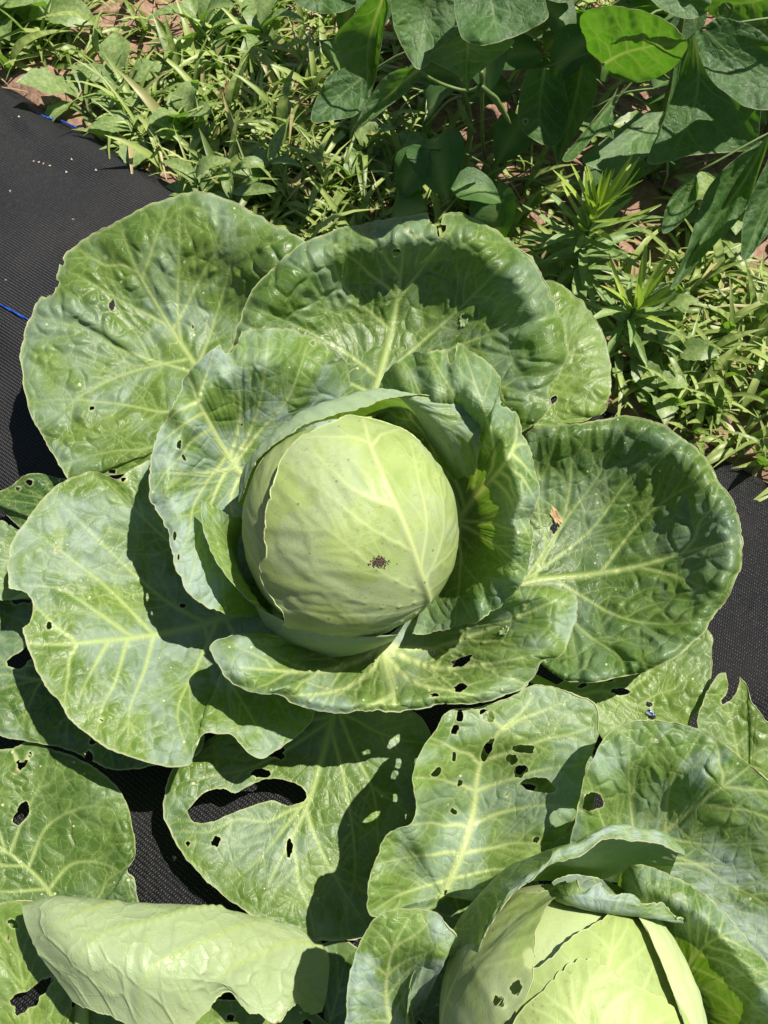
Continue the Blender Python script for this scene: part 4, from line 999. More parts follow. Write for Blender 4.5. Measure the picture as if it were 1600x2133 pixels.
# ------------------------------------------------------------------ things lying on the leaves
from mathutils.bvhtree import BVHTree
def bvh_of(o):
    me = o.data
    n = len(me.vertices)
    co = np.empty(n * 3, np.float32); me.vertices.foreach_get('co', co)
    return BVHTree.FromPolygons([tuple(v) for v in co.reshape(-1, 3)], [tuple(p.vertices) for p in me.polygons])
def land(bv, px, py):
    d = Vector(ray(np.array([px, py], float))).normalized()
    h = bv.ray_cast(Vector(CAMP), d)
    k = 0
    while h[0] is None and k < 40:
        k += 1
        d = Vector(ray(np.array([px + 3 * k * math.cos(k), py + 3 * k * math.sin(k)], float))).normalized()
        h = bv.ray_cast(Vector(CAMP), d)
    n = h[1]
    if n is not None and n.dot(d) > 0: n = -n
    return h[0], n

def scrap(name, bv, px, py, rx, ry, ang, mat, label, cat, seed, curl=.3, group=None):
    """a small curled scrap of leaf lying on a leaf"""
    p, n = land(bv, px, py)
    rng = np.random.RandomState(seed)
    q = n.to_track_quat('Z', 'Y')
    k = np.linspace(0, 2 * np.pi, 28, endpoint=False)
    rad = 1 + .22 * noise2(np.cos(k) * 1.5 + seed, np.sin(k) * 1.5) + .08 * rng.randn(28)
    V = [(0, 0, .0012)]; F = []
    for j, s in enumerate((.35, .7, 1.0)):
        for i in range(28):
            x, y = np.cos(k[i]) * rx * rad[i] * s, np.sin(k[i]) * ry * rad[i] * s
            V.append((x, y, .0010 + curl * (x * x / rx + abs(y) ** 2 / ry) * .6 + .0006 * math.sin(i * 1.7) * s))
    T = [(0, 1 + i, 1 + (i + 1) % 28) for i in range(28)]
    for j in range(2):
        for i in range(28):
            a, b = 1 + j * 28 + i, 1 + j * 28 + (i + 1) % 28
            F.append((a, a + 28, b + 28, b))
    me = mesh_np(name, V, [np.array(F), np.array(T)], mat=mat)
    o = link(name, me)
    o.rotation_mode = 'QUATERNION'
    o.rotation_quaternion = q @ Matrix.Rotation(math.radians(ang), 4, 'Z').to_quaternion()
    o.location = p
    md = o.modifiers.new('thick', 'SOLIDIFY'); md.thickness = .0005
    tag(o, label, cat, group)
    return o
bv_flake, bv_back, bv_front, bv_fly = bvh_of(flake_leaf), bvh_of(back_leaf), bvh_of(front_leaf), bvh_of(fly_leaf)
scrap('dried_leaf_flake', bv_flake, 1157, 1077, .0042, .0125, 70, M['tanflake'], 'curled tan dried leaf flake lying on a broad dark green leaf', 'leaf flake', 5, .5)
scrap('leaf_scrap', bv_back, 966, 668, .0055, .0075, 20, M['flake'], 'pale green leaf scrap on the upright leaf behind the head', 'leaf scrap', 6)
scrap('leaf_scrap', bv_front, 1052, 1316, .0050, .0058, 20, M['flake'], 'round pale leaf scrap on the cupped leaf below the head', 'leaf scrap', 7)

def droppings(px, py, n, sx, sy, seed):
    """brown frass: a patch of small grains stuck to the head"""
    bv = bvh_of(hl1)
    rng = np.random.RandomState(seed)
    V, T = [], []
    for i in range(n):
        p, nn = land(bv, px + rng.randn() * sx, py + rng.randn() * sy)
        if p is None: continue
        r = rng.uniform(.0005, .0011)
        b = len(V)
        q = nn.to_track_quat('Z', 'Y')
        for v in ((0, 0, 1), (1, 0, .2), (-.4, .9, .2), (-.4, -.9, .2), (0, 0, -.5)):
            V.append(tuple(p + q @ (Vector(v) * r * rng.uniform(.7, 1.3))))
        T += [(b, b + 1, b + 2), (b, b + 2, b + 3), (b, b + 3, b + 1), (b + 4, b + 2, b + 1), (b + 4, b + 3, b + 2), (b + 4, b + 1, b + 3)]
    return V, T
M['frass'] = simple_mat('brown_frass', (0.03, 0.018, 0.012), (0.13, 0.085, 0.06), 300, 0.8)
v_, t_ = droppings(790, 1171, 330, 8.0, 5.2, 4)
o = link('insect_droppings', mesh_np('insect_droppings', v_, np.array(t_), False, mat=M['frass']))
tag(o, 'small dark brown patch of insect droppings stuck on the pale cabbage head', 'droppings', kind='stuff')

def fly():
    p, n = land(bv_fly, 1358, 1489)
    M['flybody'] = bpy.data.materials.new('fly_body'); M['flybody'].use_nodes = True
    b = M['flybody'].node_tree.nodes['Principled BSDF']
    b.inputs['Base Color'].default_value = (0.04, 0.10, 0.38, 1); b.inputs['Metallic'].default_value = .8; b.inputs['Roughness'].default_value = .22
    M['flywing'] = bpy.data.materials.new('fly_wing'); M['flywing'].use_nodes = True
    w = M['flywing'].node_tree.nodes['Principled BSDF']
    w.inputs['Base Color'].default_value = (0.5, 0.5, 0.52, 1); w.inputs['Alpha'].default_value = .4; w.inputs['Roughness'].default_value = .25
    M['flyeye'] = simple_mat('fly_eye', (0.10, 0.015, 0.01), (0.2, 0.03, 0.02), 200, 0.3)
    M['flyleg'] = simple_mat('fly_leg', (0.008, 0.008, 0.008), (0.02, 0.02, 0.02), 200, 0.5)
    E = empty('fly', tuple(p), 'tiny metallic blue fly sitting on a shaded leaf beside the second cabbage', 'fly')
    q = n.to_track_quat('Z', 'Y') @ Matrix.Rotation(math.radians(-100), 4, 'Z').to_quaternion()
    L = lambda v: p + q @ Vector(v)
    def blob(name, c, r, mat, par=E):
        k = 12; V = []; F = []
        for i in range(k + 1):
            th = math.pi * i / k
            for j in range(16):
                ph = 2 * math.pi * j / 16
                V.append(tuple(L((c[0] + r[0] * math.sin(th) * math.cos(ph), c[1] + r[1] * math.cos(th), c[2] + r[2] * math.sin(th) * math.sin(ph)))))
        for i in range(k):
            for j in range(16):
                F.append((i * 16 + j, i * 16 + (j + 1) % 16, (i + 1) * 16 + (j + 1) % 16, (i + 1) * 16 + j))
        return link(name, mesh_np(name, V, np.array(F), mat=mat), par)
    blob('abdomen', (0, -.0031, .0026), (.0019, .0030, .0017), M['flybody'])
    blob('thorax', (0, .0005, .0029), (.0018, .0021, .0018), M['flybody'])
    hd = blob('head', (0, .0033, .0028), (.0014, .0010, .0012), M['flyleg'])
    for s in (-1, 1):
        blob('eye', (s * .0010, .0034, .0030), (.0007, .0009, .0009), M['flyeye'], hd)
        V = [tuple(L(v)) for v in ((s * .0009, .0008, .0045), (s * .0030, -.0015, .0044), (s * .0042, -.0050, .0040), (s * .0030, -.0064, .0038), (s * .0012, -.0045, .0043))]
        link('wing', mesh_np('wing', V, np.array([(0, 1, 2), (0, 2, 3), (0, 3, 4)]), mat=M['flywing']), E)
        for yy, sp in ((.0017, .8), (.0004, 0), (-.0009, -.9)):
            v, f, t = tube([L((s * .0012, yy, .0022)), L((s * .0030, yy + sp * .0012, .0030)), L((s * .0046, yy + sp * .0030, .0002))], .00018, 5)
            link('leg', mesh_np('leg', v, [f, t], mat=M['flyleg']), E)
fly()

# ------------------------------------------------------------------ weeds and grass beyond the cloth
def strip(profile, n=9, cols=5, arch=.25, fold=.18, twist=0.0, teeth=0.0, wave=0.0, seed=0):
    """unit blade along +Y: profile(t) = half width, arch bends it down, fold makes a V across"""
    rng = np.random.RandomState(seed)
    V, F, tone = [], [], []
    for i in range(n):
        t = i / (n - 1)
        w = profile(t)
        if teeth and 0 < i < n - 1: w *= 1 + teeth * (1 if i % 2 else -1)
        y = t * (1 - .25 * arch * t); z = arch * (t - t * t * 1.6)
        for j in range(cols):
            u = -1 + 2 * j / (cols - 1)
            a = twist * t
            dx, dz = u * w, abs(u) * w * fold * 2 + wave * math.sin(t * 9 + j) * w
            V.append((dx * math.cos(a) - dz * math.sin(a), y, z + dx * math.sin(a) + dz * math.cos(a)))
            tone.append(.25 if j == cols // 2 else 0.0)
    for i in range(n - 1):
        for j in range(cols - 1):
            a = i * cols + j
            F.append((a, a + 1, a + cols + 1, a + cols))
    return np.array(V), np.array(F), np.array(tone)

def P_blade(w): return lambda t: w * (min(1, .45 + 3 * t)) * (1 - t ** 2.2) + .002
def P_lance(w): return lambda t: w * math.sin(math.pi * min(1, t ** .8)) ** .8 + .006
def P_ovate(w): return lambda t: w * (math.sin(math.pi * t ** .72) ** .75) + .008
def P_spat(w): return lambda t: w * (.12 + .88 * math.exp(-((t - .68) / .30) ** 2)) * (1 - t ** 8) + .004

def unit_mesh(name, prof, mat, **kw):
    v, f, tn = strip(prof, **kw)
    return mesh_np(name, v, f, attrs={'tone': tn}, mat=mat)

UM = {'blade': [unit_mesh('grass_blade', P_blade(w), M['grass'], arch=a, fold=.25, twist=tw, cols=3, n=8) for w, a, tw in ((.05, .3, .3), (.065, .55, -.4), (.045, .8, .6), (.06, .15, 0))],
      'narrow': [unit_mesh('narrow_leaf', P_lance(w), M['narrow'], arch=a, fold=.2, n=11, teeth=.05) for w, a in ((.060, .12), (.072, .3), (.052, .02))],
      'young': [unit_mesh('young_leaf', P_lance(.048), M['weedbright'], arch=a, fold=.3) for a in (.05, -.12)],
      'lance': [unit_mesh('lance_leaf', P_lance(w), M['weed'], arch=a, fold=.2, n=10) for w, a in ((.15, .3), (.19, .45), (.13, .1))],
      'ovate': [unit_mesh('ovate_leaf', P_ovate(w), M['weed'], arch=a, fold=.15, n=12, teeth=.05, wave=.12) for w, a in ((.30, .25), (.36, .4))],
      'spat': [unit_mesh('spoon_leaf', P_spat(w), M['weed'], arch=a, fold=.12, n=13, teeth=.07, wave=.1) for w, a in ((.22, .45), (.26, .3))]}

def place(name, me, parent, loc, az, el, L, roll=0.0, wscale=1.0):
    o = bpy.data.objects.new(name, me)
    COL.objects.link(o)
    o.parent = parent
    R = Matrix.Rotation(-az, 4, 'Z') @ Matrix.Rotation(el, 4, 'X') @ Matrix.Rotation(roll, 4, 'Y')
    o.matrix_local = Matrix.Translation(loc) @ R @ Matrix.Diagonal((L * wscale, L, L, 1))
    return o

rnd = random.Random(5)
def ground_pt(px, py):
    p = at1(px, py, 0.004)
    return Vector((p.x, p.y, gz(p.x, p.y)))

def fleabane(px, py, h, nl, label, seed):
    r = random.Random(seed)
    b = ground_pt(px, py)
    E = empty('fleabane_weed', tuple(b), label, 'weed', 'upright narrow-leaved weeds')
    lean = Vector((r.uniform(.0, .02), r.uniform(-.02, .01), 0))
    path = [Vector((0, 0, -.01)), lean * .3 + Vector((0, 0, h * .5)), lean + Vector((0, 0, h))]
    P = curve_pts(path, 14)
    v, f, t = tube(P, np.linspace(.0032, .0018, 14), 7)
    s = bpy.data.objects.new('stem', mesh_np('stem', v, [f, t], mat=M['vine'])); COL.objects.link(s); s.parent = E
    for i in range(nl):
        k = (i + .5) / nl
        q = Vector(P[min(13, int((.12 + .88 * k ** .75) * 13))])
        az = i * 2.4 + r.uniform(-.3, .3)
        el = math.radians(5 + 68 * max(0, (k - .35) / .65) ** 1.3 + r.uniform(-12, 12))
        L = (.092 if k < .75 else .098 - .034 * (k - .75) / .25) * r.uniform(.8, 1.15) * (h / .17) ** .4
        yng = k > .70
        place('leaf', r.choice(UM['young' if yng else 'narrow']), E, q, az, el, L, r.uniform(-.3, .3), 1.0 if not yng else 1.1)
    return E
fleabane(1178, 628, .185, 72, 'tall bright narrow-leaved weed with a yellow-green crown beside the bean leaves', 3)
fleabane(1268, 742, .125, 42, 'shorter narrow-leaved weed with a small yellow-green crown next to the taller one', 4)
fleabane(1140, 640, .07, 16, 'stunted narrow-leaved weed tucked behind the pale outer cabbage leaf', 6)

def rosette(px, py, kind, n, L, label, group, seed, el=(8, 45)):
    r = random.Random(seed)
    b = ground_pt(px, py)
    E = empty('broadleaf_weed' if kind in ('spat', 'ovate') else 'lance_leaf_weed', tuple(b), label, 'weed', group)
    hs = .0 if kind == 'spat' else L * r.uniform(.5, .9)
    if hs:
        P = curve_pts([Vector((0, 0, -.01)), Vector((r.uniform(-.01, .01), r.uniform(-.01, .01), hs * .5)), Vector((r.uniform(-.02, .02), r.uniform(-.02, .02), hs))], 8)
        v, f, t = tube(P, .0018, 6)
        s = bpy.data.objects.new('stem', mesh_np('stem', v, [f, t], mat=M['vine'])); COL.objects.link(s); s.parent = E
    for i in range(n):
        k = (i + .5) / n
        q = Vector(P[int(k * 7)]) if hs else Vector((0, 0, .004))
        place('leaf', r.choice(UM[kind]), E, q, i * 2.4 + r.uniform(-.4, .4), math.radians(r.uniform(*el)), L * r.uniform(.65, 1.1), r.uniform(-.4, .4))
    return E
g1 = 'broad-leaved weeds along the cloth edge'
for i, (px, py, kd, n, L, lb) in enumerate([
    (170, 205, 'spat', 9, .115, 'pale spoon-leaved weed spilling over the edge of the black cloth'),
    (255, 190, 'spat', 8, .11, 'spoon-leaved weed standing just behind the cloth corner weeds'),
    (300, 285, 'spat', 8, .095, 'low spoon-leaved weed hugging the slanting cloth edge'),
    (395, 275, 'ovate', 9, .085, 'oval-leaved weed beside the bare red soil'),
    (30, 75, 'ovate', 10, .12, 'oval-leaved weed growing among the sunny grass past the cloth'),
    (120, 60, 'ovate', 8, .10, 'oval-leaved weed in the sunny grass away from the cloth'),
    (560, 400, 'lance', 9, .085, 'pointed-leaf weed on bare soil above the top-left cabbage leaf'),
    (425, 415, 'lance', 7, .10, 'pointed-leaf weed rising right behind the top-left cabbage leaf rim'),
    (500, 455, 'lance', 7, .085, 'pointed-leaf weed in the gap between two cabbage leaf rims'),
    (430, 95, 'lance', 10, .12, 'tall pointed-leaf weed in the half shade near the beans'),
    (560, 120, 'lance', 9, .11, 'pointed-leaf weed in dim grass under the bean leaves'),
    (760, 330, 'ovate', 7, .07, 'small oval-leaved weed in deep bean shade'),
    (900, 370, 'ovate', 8, .08, 'lobed pale weed lit by a sun fleck behind the upright cabbage leaf'),
    (1350, 700, 'ovate', 7, .07, 'little oval-leaved weed beside the narrow-leaved weeds'),
    (1400, 790, 'ovate', 7, .06, 'cut-leaf weed in the sunny grass by the right cloth edge'),
    (1340, 840, 'ovate', 7, .06, 'small weed tight against the right cloth edge'),
    (1480, 480, 'ovate', 8, .11, 'dark toothed weed in the shade behind the long hanging bean leaf'),
    (1330, 330, 'ovate', 8, .11, 'dim oval-leaved weed under the middle bean plant')]):
    rosette(px, py, kd, n, L, lb, g1, 40 + i)

def tuft(px, py, n, L, seed, mats='blade', wide=1.0):
    r = random.Random(seed)
    b = ground_pt(px, py)
    lb = ('tuft of flat green grass beside the spoon-leaved weeds on the cloth edge' if px < 440 and py < 300 else
          'tuft of flat green grass on sunlit ground between narrow-leaved weeds and the cloth edge' if px > 1290 and py > 650 else
          'tuft of grass in shade below the long hanging bean leaf' if px > 1290 else
          'tuft of grass poking up just behind the cabbage leaf rims' if py > 380 else
          'tuft of grass in the dim strip in front of the bean plants')
    E = empty('grass_tuft', tuple(b), lb, 'grass tuft', 'grass tufts beyond the black cloth')
    for i in range(n):
        place('blade', r.choice(UM['blade']), E, Vector((r.uniform(-.008, .008), r.uniform(-.008, .008), -.004)), r.uniform(0, 6.28), math.radians(r.uniform(20, 75)), L * r.uniform(.6, 1.15), r.uniform(-.5, .5), wide * r.uniform(.9, 1.5))
for i, (px, py, n, L) in enumerate([(500, 390, 5, .13), (545, 410, 5, .10), (465, 395, 4, .12), (610, 440, 6, .10), (640, 470, 5, .09), (700, 455, 5, .10), (790, 430, 5, .10), (870, 440, 6, .10), (960, 450, 5, .11), (1010, 400, 5, .13), (1060, 470, 6, .10),
                                    (20, 150, 5, .14), (80, 120, 6, .13), (330, 150, 6, .12), (380, 180, 6, .12), (480, 250, 6, .12), (600, 300, 6, .12), (660, 330, 5, .11), (840, 330, 5, .12), (720, 380, 5, .1), (220, 90, 7, .12), (300, 60, 7, .12), (520, 60, 6, .13), (470, 170, 6, .12),
                                    (1400, 720, 6, .12), (1450, 760, 7, .12), (1500, 800, 7, .12), (1550, 760, 7, .12), (1580, 850, 7, .12), (1480, 880, 7, .11), (1540, 920, 6, .11), (1420, 850, 7, .11), (1360, 800, 6, .11), (1590, 960, 6, .1), (1500, 700, 6, .12), (1570, 690, 6, .12), (1330, 760, 5, .11), (1580, 620, 6, .14), (1480, 600, 6, .14), (1390, 640, 5, .13), (1440, 900, 5, .10), (1300, 640, 6, .13), (1130, 520, 5, .10), (1090, 420, 5, .12)]):
    tuft(px, py, n, L, 100 + i)

FLEA = [tuple(ground_pt(*q))[:2] for q in ((1178, 628), (1268, 742))]
def grass_stuff():
    """the countless blades of the weedy strip as one mass"""
    rng = np.random.RandomState(9)
    V, F, T, DR = [], [], [], []
    units = [strip(P_blade(w), n=6, cols=3, arch=a, fold=.25, twist=tw) for w, a, tw in ((.05, .3, .3), (.03, .6, -.4), (.04, .85, .6), (.022, .2, 0), (.11, .4, .2), (.15, .5, -.2))]
    nb = 0
    for i in range(7000):
        x, y = rng.uniform(-1.7, 1.7), rng.uniform(.35, 2.6)
        dd = y - float(edge_y(x))
        if dd < .015: continue
        m = noise2(np.array(x * 4.5 + 3), np.array(y * 4.5 + 8))
        if m < -0.30 and rng.rand() < .88: continue
        if any(math.hypot(x - fx_, y - .03 - fy_) < .085 for fx_, fy_ in FLEA): continue
        if rng.rand() < .35 * max(0, (y - 1.3)): continue
        k = rng.randint(3, 8)
        for q in range(k):
            ui = rng.choice(6, p=[.25, .22, .21, .16, .10, .06])
            u = units[ui]
            L = rng.uniform(.045, .15) * (.5 if ui > 3 else 1)
            az, el, ro = rng.uniform(0, 6.28), math.radians(rng.uniform(-4, 60)), rng.uniform(-.5, .5)
            R = np.array((Matrix.Rotation(-az, 3, 'Z') @ Matrix.Rotation(el, 3, 'X') @ Matrix.Rotation(ro, 3, 'Y')))
            c = u[0] * np.array([L * rng.uniform(.8, 1.5), L, L]) @ R.T
            bx, by = x + rng.uniform(-.02, .02), y + rng.uniform(-.02, .02)
            if by - float(edge_y(bx)) < .004: by += .02
            V.append(c + np.array([bx, by, gz(bx, by) - .003]))
            F.append(u[1] + nb); nb += len(c)
            T.append(u[2] + rng.uniform(-.3, .6))
            DR.append(np.full(len(c), rng.uniform(.5, 1) if rng.rand() < .09 else 0.0))
    me = mesh_np('grass', np.vstack(V), np.vstack(F), attrs={'tone': np.concatenate(T), 'dry': np.concatenate(DR)}, mat=M['grass'])
    o = link('grass', me)
    tag(o, 'low mixed green grass and weeds covering the red soil', 'grass', kind='stuff')
    V, F, nb = [], [], 0
    for i in range(2600):
        x, y = rng.uniform(-1.5, 1.5), rng.uniform(.35, 2.2)
        if y - float(edge_y(x)) < .01: continue
        L = rng.uniform(.02, .10); az = rng.uniform(0, 6.28)
        u = strip(P_blade(rng.uniform(.015, .06)), n=5, cols=3, arch=.1, fold=.2)
        R = np.array(Matrix.Rotation(-az, 3, 'Z') @ Matrix.Rotation(math.radians(rng.uniform(-3, 12)), 3, 'X'))
        V.append(u[0] * L @ R.T + np.array([x, y, gz(x, y) + .004])); F.append(u[1] + nb); nb += len(u[0])
    o = link('straw_litter', mesh_np('straw_litter', np.vstack(V), np.vstack(F), mat=M['straw']))
    tag(o, 'dry straw and dead blades scattered on the red soil', 'straw', kind='stuff')
grass_stuff()

# dead brown leaves in the shade of the beans
for i, (px, py, L, lb) in enumerate([(478, 205, .05, 'withered brown leaf stub standing among the grass'), (1105, 95, .07, 'hanging withered brown leaf behind the bean leaves'), (905, 300, .05, 'dry brown leaf on shaded soil under the beans')]):
    r = random.Random(i + 70)
    b = ground_pt(px, py + 30)
    v, f, tn = strip(P_ovate(.35), n=12, cols=7, arch=.2, fold=.6, twist=1.2, wave=.5)
    me = mesh_np('withered_leaf', v, f, mat=M['drybrown'])
    o = link('withered_leaf', me); o.location = b + Vector((0, 0, .002 if i != 1 else .22)); o.rotation_euler = (math.radians(70 if i < 2 else 10), .2, r.uniform(0, 6)); o.scale = (L, L, L)
    tag(o, lb, 'withered leaf')

# grit on the cloth
for i, (px, py) in enumerate([(82, 340), (92, 343), (105, 347), (139, 361), (150, 334), (201, 357), (22, 400), (41, 245), (70, 338)]):
    r = random.Random(i)
    p = on_cloth(px, py)
    v = [Vector((r.gauss(0, 1), r.gauss(0, 1), r.gauss(0, .6))).normalized() * r.uniform(.0012, .0026) for _ in range(9)]
    import bmesh
    bm = bmesh.new()
    for q in v: bm.verts.new(q)
    bmesh.ops.convex_hull(bm, input=bm.verts)
    me = bpy.data.meshes.new('grit'); bm.to_mesh(me); bm.free(); me.materials.append(M['debris'])
    o = link('grit_crumb', me); o.location = Vector(p) + Vector((0, 0, .001))
    tag(o, 'pale crumb of dirt lying on the black cloth', 'crumb', 'dirt crumbs on the black cloth')

# ------------------------------------------------------------------ bean plants
BEAN = {}
for nm, wx, wy, lb in (('a', .10, 1.00, 'bean plant with a pointed sunlit leaf and hanging green pods'), ('b', .38, 1.06, 'bean plant with a glowing backlit leaf and a twisted upright leaf'), ('c', .62, .98, 'bean plant with big round dark leaves and one long leaf hanging down')):
    E = empty('bean_plant', (wx, wy, 0), lb, 'bean plant', 'bean plants beside the cabbages')
    top = Vector((wx - .03, wy - .12, .36))
    P = curve_pts([Vector((wx, wy, -.01)), Vector((wx + .02, wy - .03, .18)), top], 14)
    v, f, t = tube(P, np.linspace(.005, .003, 14), 7)
    link('stem', mesh_np('stem', v, [f, t], mat=M['vine']), E)
    BEAN[nm] = (E, P)

def bl(pl, base, z0, out, mid, gx=0.0, gy=-.0003, seed=1, color=(.3, .5, .1), crk=.9, prof=((0, 0), (.5, .62), (1, 1)), bumps=(), holes=(), nsec=4, big=True, face=1):
    E, P = BEAN[pl]
    zf = lambda x, y: z0 + gx * (x - base[0]) + gy * (y - base[1])
    o = leaf('leaf', E, (base[0], base[1], z0), [(x, y, zf(x, y)) for x, y in out], mid, M['bean'], prof=prof, color=color, ns=56, nt=150, seed=seed, crk=crk * .8, cell=22, jag=.45, nsec=nsec, w0=5, rim=.0004, bumps=bumps, holes=holes, ruf=(.004, 5), face=face)
    b = at1(base[0], base[1], z0)
    q = min(P, key=lambda p: (Vector(p) - b).length + .3 * max(0, p[2] - b.z))
    q = Vector(q)
    v, f, t = tube(curve_pts([q, (q + b) / 2 + Vector((0, 0, .025)), b], 10), .0014, 6)
    link('petiole', mesh_np('petiole', v, [f, t], mat=M['vine']), E)
    return o
# left plant
bl('a', (905, -60), .46, [(850, -60), (815, -10), (822, 60), (843, 106), (868, 143), (892, 134), (930, 86), (975, 50), (1010, -10), (980, -60)], [(890, 10), (878, 80), (869, 138)], seed=71, color=(.55, .75, .1))
bl('a', (1010, -70), .475, [(960, -50), (945, 10), (955, 60), (968, 84), (1000, 94), (1050, 86), (1105, 62), (1141, 38), (1138, 10), (1120, -40), (1070, -80)], [(1020, -10), (1030, 40), (1040, 84)], seed=72, color=(.15, .25, .1), gy=-.0002, bumps=[(1000, 80, 30, .012)])
bl('a', (975, 62), .435, [(940, 80), (905, 105), (890, 122), (905, 132), (945, 150), (962, 166), (975, 192), (981, 166), (1003, 148), (1040, 115), (1070, 90), (1062, 80), (1020, 76)], [(974, 110), (972, 150), (975, 186)], seed=73, color=(.45, .7, .1), gy=-.00045)
bl('a', (800, -10), .44, [(770, -10), (738, 30), (708, 60), (695, 86), (700, 110), (724, 146), (762, 166), (767, 202), (780, 172), (790, 122), (800, 60), (812, 10)], [(775, 60), (765, 120), (767, 190)], seed=74, color=(.5, .6, .1), gy=-.0005)
bl('a', (874, 143), .40, [(850, 139), (805, 158), (768, 208), (746, 250), (734, 273), (770, 252), (806, 224), (850, 190), (876, 155)], [(830, 180), (780, 235), (740, 268)], seed=75, color=(.3, .5, .1), gy=-.0004)
bl('a', (770, 150), .30, [(720, 140), (685, 160), (660, 205), (650, 252), (690, 250), (740, 240), (772, 205)], [(720, 190), (665, 240)], seed=76, color=(.1, .2, .1), gy=-.0003)
bl('a', (680, -60), .40, [(640, -70), (600, -30), (620, 10), (680, 30), (740, 10), (740, -50)], [(670, 0), (675, 25)], seed=77, color=(.2, .4, .1))
# middle plant
bl('b', (1255, 135), .36, [(1228, 100), (1208, 45), (1215, 25), (1240, 14), (1300, 14), (1360, 28), (1402, 55), (1431, 86), (1426, 112), (1392, 150), (1330, 172), (1275, 162)], [(1300, 110), (1360, 95), (1420, 90)], seed=78, color=(.05, .8, .1), gy=-.00085, gx=.0001, bumps=[(1330, 100, 50, -.010)], crk=1.6)
bl('b', (1215, 122), .24, [(1190, 128), (1172, 160), (1160, 230), (1157, 300), (1163, 342), (1182, 312), (1216, 252), (1240, 205), (1243, 165), (1232, 136)], [(1200, 200), (1180, 280), (1165, 330)], seed=79, color=(.3, .5, .1), gy=-.0004, gx=.0003, bumps=[(1170, 240, 14, -.008)])
bl('b', (1276, 215), .235, [(1312, 115), (1300, 150), (1282, 192), (1262, 218), (1215, 276), (1172, 330), (1190, 335), (1215, 312), (1236, 286), (1256, 277), (1279, 288), (1268, 252), (1280, 222), (1302, 178)], [(1255, 240), (1215, 290), (1180, 328)], seed=80, color=(.15, .35, .1), gy=-.0004, gx=-.0004)
bl('b', (1135, 140), .25, [(1095, 145), (1080, 225), (1086, 266), (1120, 296), (1160, 302), (1185, 240), (1175, 170)], [(1125, 210), (1122, 288)], seed=81, color=(.1, .25, .15), gy=-.0005, holes=[(1094, 254, 4)])
bl('b', (1385, 232), .20, [(1330, 238), (1262, 288), (1214, 330), (1238, 350), (1282, 359), (1322, 342), (1372, 304), (1392, 262)], [(1320, 290), (1240, 338)], seed=82, color=(.8, .9, .6), gy=-.0002)
bl('b', (1150, -80), .45, [(1100, -90), (1120, -20), (1160, 6), (1210, -10), (1240, -60), (1200, -110)], [(1160, -30), (1165, 0)], seed=83)
# right plant
bl('c', (1445, 70), .33, [(1420, 90), (1404, 140), (1393, 215), (1372, 280), (1348, 338), (1392, 336), (1450, 323), (1520, 318), (1571, 306), (1584, 250), (1582, 190), (1530, 100)], [(1455, 160), (1440, 240), (1400, 320)], seed=84, color=(.35, .3, .1), gy=-.00045)
bl('c', (1462, 58), .40, [(1446, 68), (1456, 112), (1480, 165), (1520, 201), (1560, 226), (1602, 229), (1660, 222), (1700, 150), (1620, 92), (1560, 50), (1500, 34)], [(1520, 110), (1600, 160), (1670, 200)], seed=85, color=(.1, .15, .1), gy=-.0003)
bl('c', (1640, -40), .42, [(1560, -70), (1500, -40), (1466, 0), (1480, 30), (1540, 50), (1600, 98), (1680, 100), (1720, 20)], [(1580, 0), (1500, 10)], seed=86, color=(0, .95, .1), gy=-.0007, holes=[(1510, 22, 16, 14, 0)], crk=1.5)
bl('c', (1602, 276), .30, [(1582, 304), (1541, 325), (1500, 360), (1470, 400), (1456, 440), (1431, 520), (1396, 605), (1450, 552), (1501, 495), (1532, 464), (1560, 420), (1586, 342), (1604, 296)], [(1560, 360), (1500, 450), (1440, 540), (1400, 600)], seed=87, color=(.5, .5, .15), gy=-.00042, nsec=6)
bl('c', (1450, 360), .22, [(1415, 390), (1388, 430), (1380, 484), (1412, 470), (1446, 430), (1456, 390)], [(1420, 430), (1385, 478)], seed=88, color=(.1, .3, .2), gy=-.0004)
bl('c', (1660, 320), .30, [(1600, 330), (1560, 420), (1545, 480), (1548, 545), (1590, 500), (1640, 440), (1690, 380)], [(1600, 420), (1552, 535)], seed=89, color=(.1, .2, .2), gy=-.0004)
bl('c', (1400, -30), .46, [(1360, -50), (1350, -10), (1380, 20), (1440, 40), (1480, 10), (1460, -50)], [(1410, 0), (1430, 34)], seed=90, color=(.5, .5, .1))
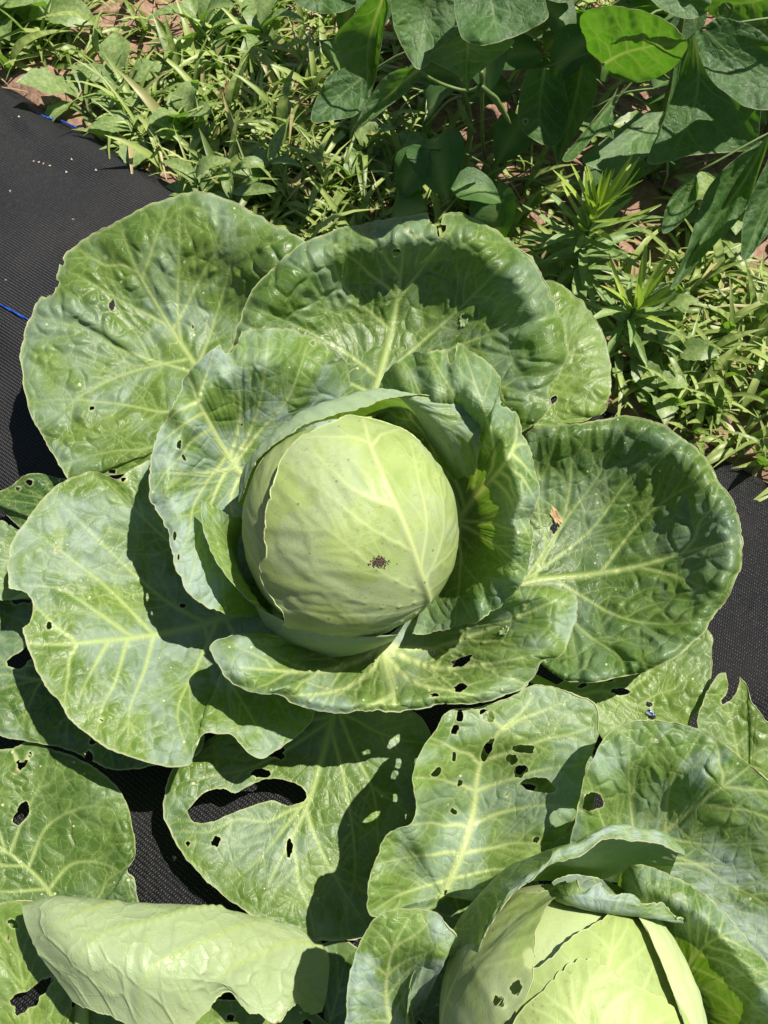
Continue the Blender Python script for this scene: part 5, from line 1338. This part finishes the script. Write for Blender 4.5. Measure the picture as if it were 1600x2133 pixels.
# foliage further back in the row, thickened with leaves added to shade the soil
rr = random.Random(12)
fill_me = []
for k in range(3):
    v, f, tn = strip(P_ovate(.36), n=9, cols=5, arch=.35, fold=.14, wave=.08)
    me = mesh_np('bean_leaflet', v, f, mat=M['bean'], attrs={'vein': np.where(np.arange(len(v)) % 5 == 2, .6, 0), 'tert': np.zeros(len(v)), 'edge': np.zeros(len(v)), 'ss': np.zeros(len(v))}, uv=v[:, :2] * .2)
    fill_me.append(me)
for i in range(460):
    pl = rr.choice('abbcc')
    E, P = BEAN[pl]
    x, y, z = rr.uniform(-.10, 1.15), rr.uniform(.80, 1.5), rr.uniform(.08, .46)
    if x > .5 and y < 1.0: continue
    if y < .92 and z > .22: continue
    if .10 < x < .5 and y < .95: continue
    if x < .05 and (y < 1.1 or z < .2): continue
    o = place('leaf', rr.choice(fill_me), E, Vector((x, y, z)) - E.location, rr.uniform(0, 6.28), math.radians(rr.uniform(-50, 15)), rr.uniform(.07, .12), rr.uniform(-.5, .5))
    o.color = (rr.uniform(0, .4), rr.uniform(.2, .8), .1, 1)
    if rr.random() < .6:
        e = Vector((x, y, z)); q = Vector((E.location.x + rr.uniform(-.1, .1), y + rr.uniform(-.05, .08), max(.02, z - rr.uniform(.06, .12)))); q = e + (q - e) * min(1, .09 / (q - e).length)
        v, f, t = tube(curve_pts([q, (q + e) / 2 + Vector((0, 0, .01)), e], 6), .0013, 5)
        link('petiole', mesh_np('petiole', v, [f, t], mat=M['vine']), E)
# pods and vines
for i, (pts, r) in enumerate([([(1000, 178, .33), (1030, 205, .31), (1050, 235, .28), (1063, 258, .26)], .004), ([(955, 205, .26), (968, 245, .23), (990, 275, .20)], .004), ([(1003, 150, .36), (1004, 210, .28), (1005, 282, .18), (1010, 330, .04)], .0026), ([(870, 148, .38), (920, 175, .33), (975, 190, .32), (1000, 178, .33)], .002), ([(890, 260, .15), (930, 215, .22), (960, 200, .27)], .0018)]):
    P = curve_pts([at1(*p) for p in pts], 16)
    n = len(P)
    rad = [r * (1 if i > 1 else (.35 + .65 * math.sin(math.pi * min(1, .12 + .86 * k / (n - 1)))) * (1 + .12 * math.sin(k * 1.6))) for k in range(n)]
    v, f, t = tube(P, rad, 7)
    link('pod' if i < 2 else 'vine', mesh_np('pod' if i < 2 else 'vine', v, [f, t], mat=M['vine']), BEAN['a'][0])
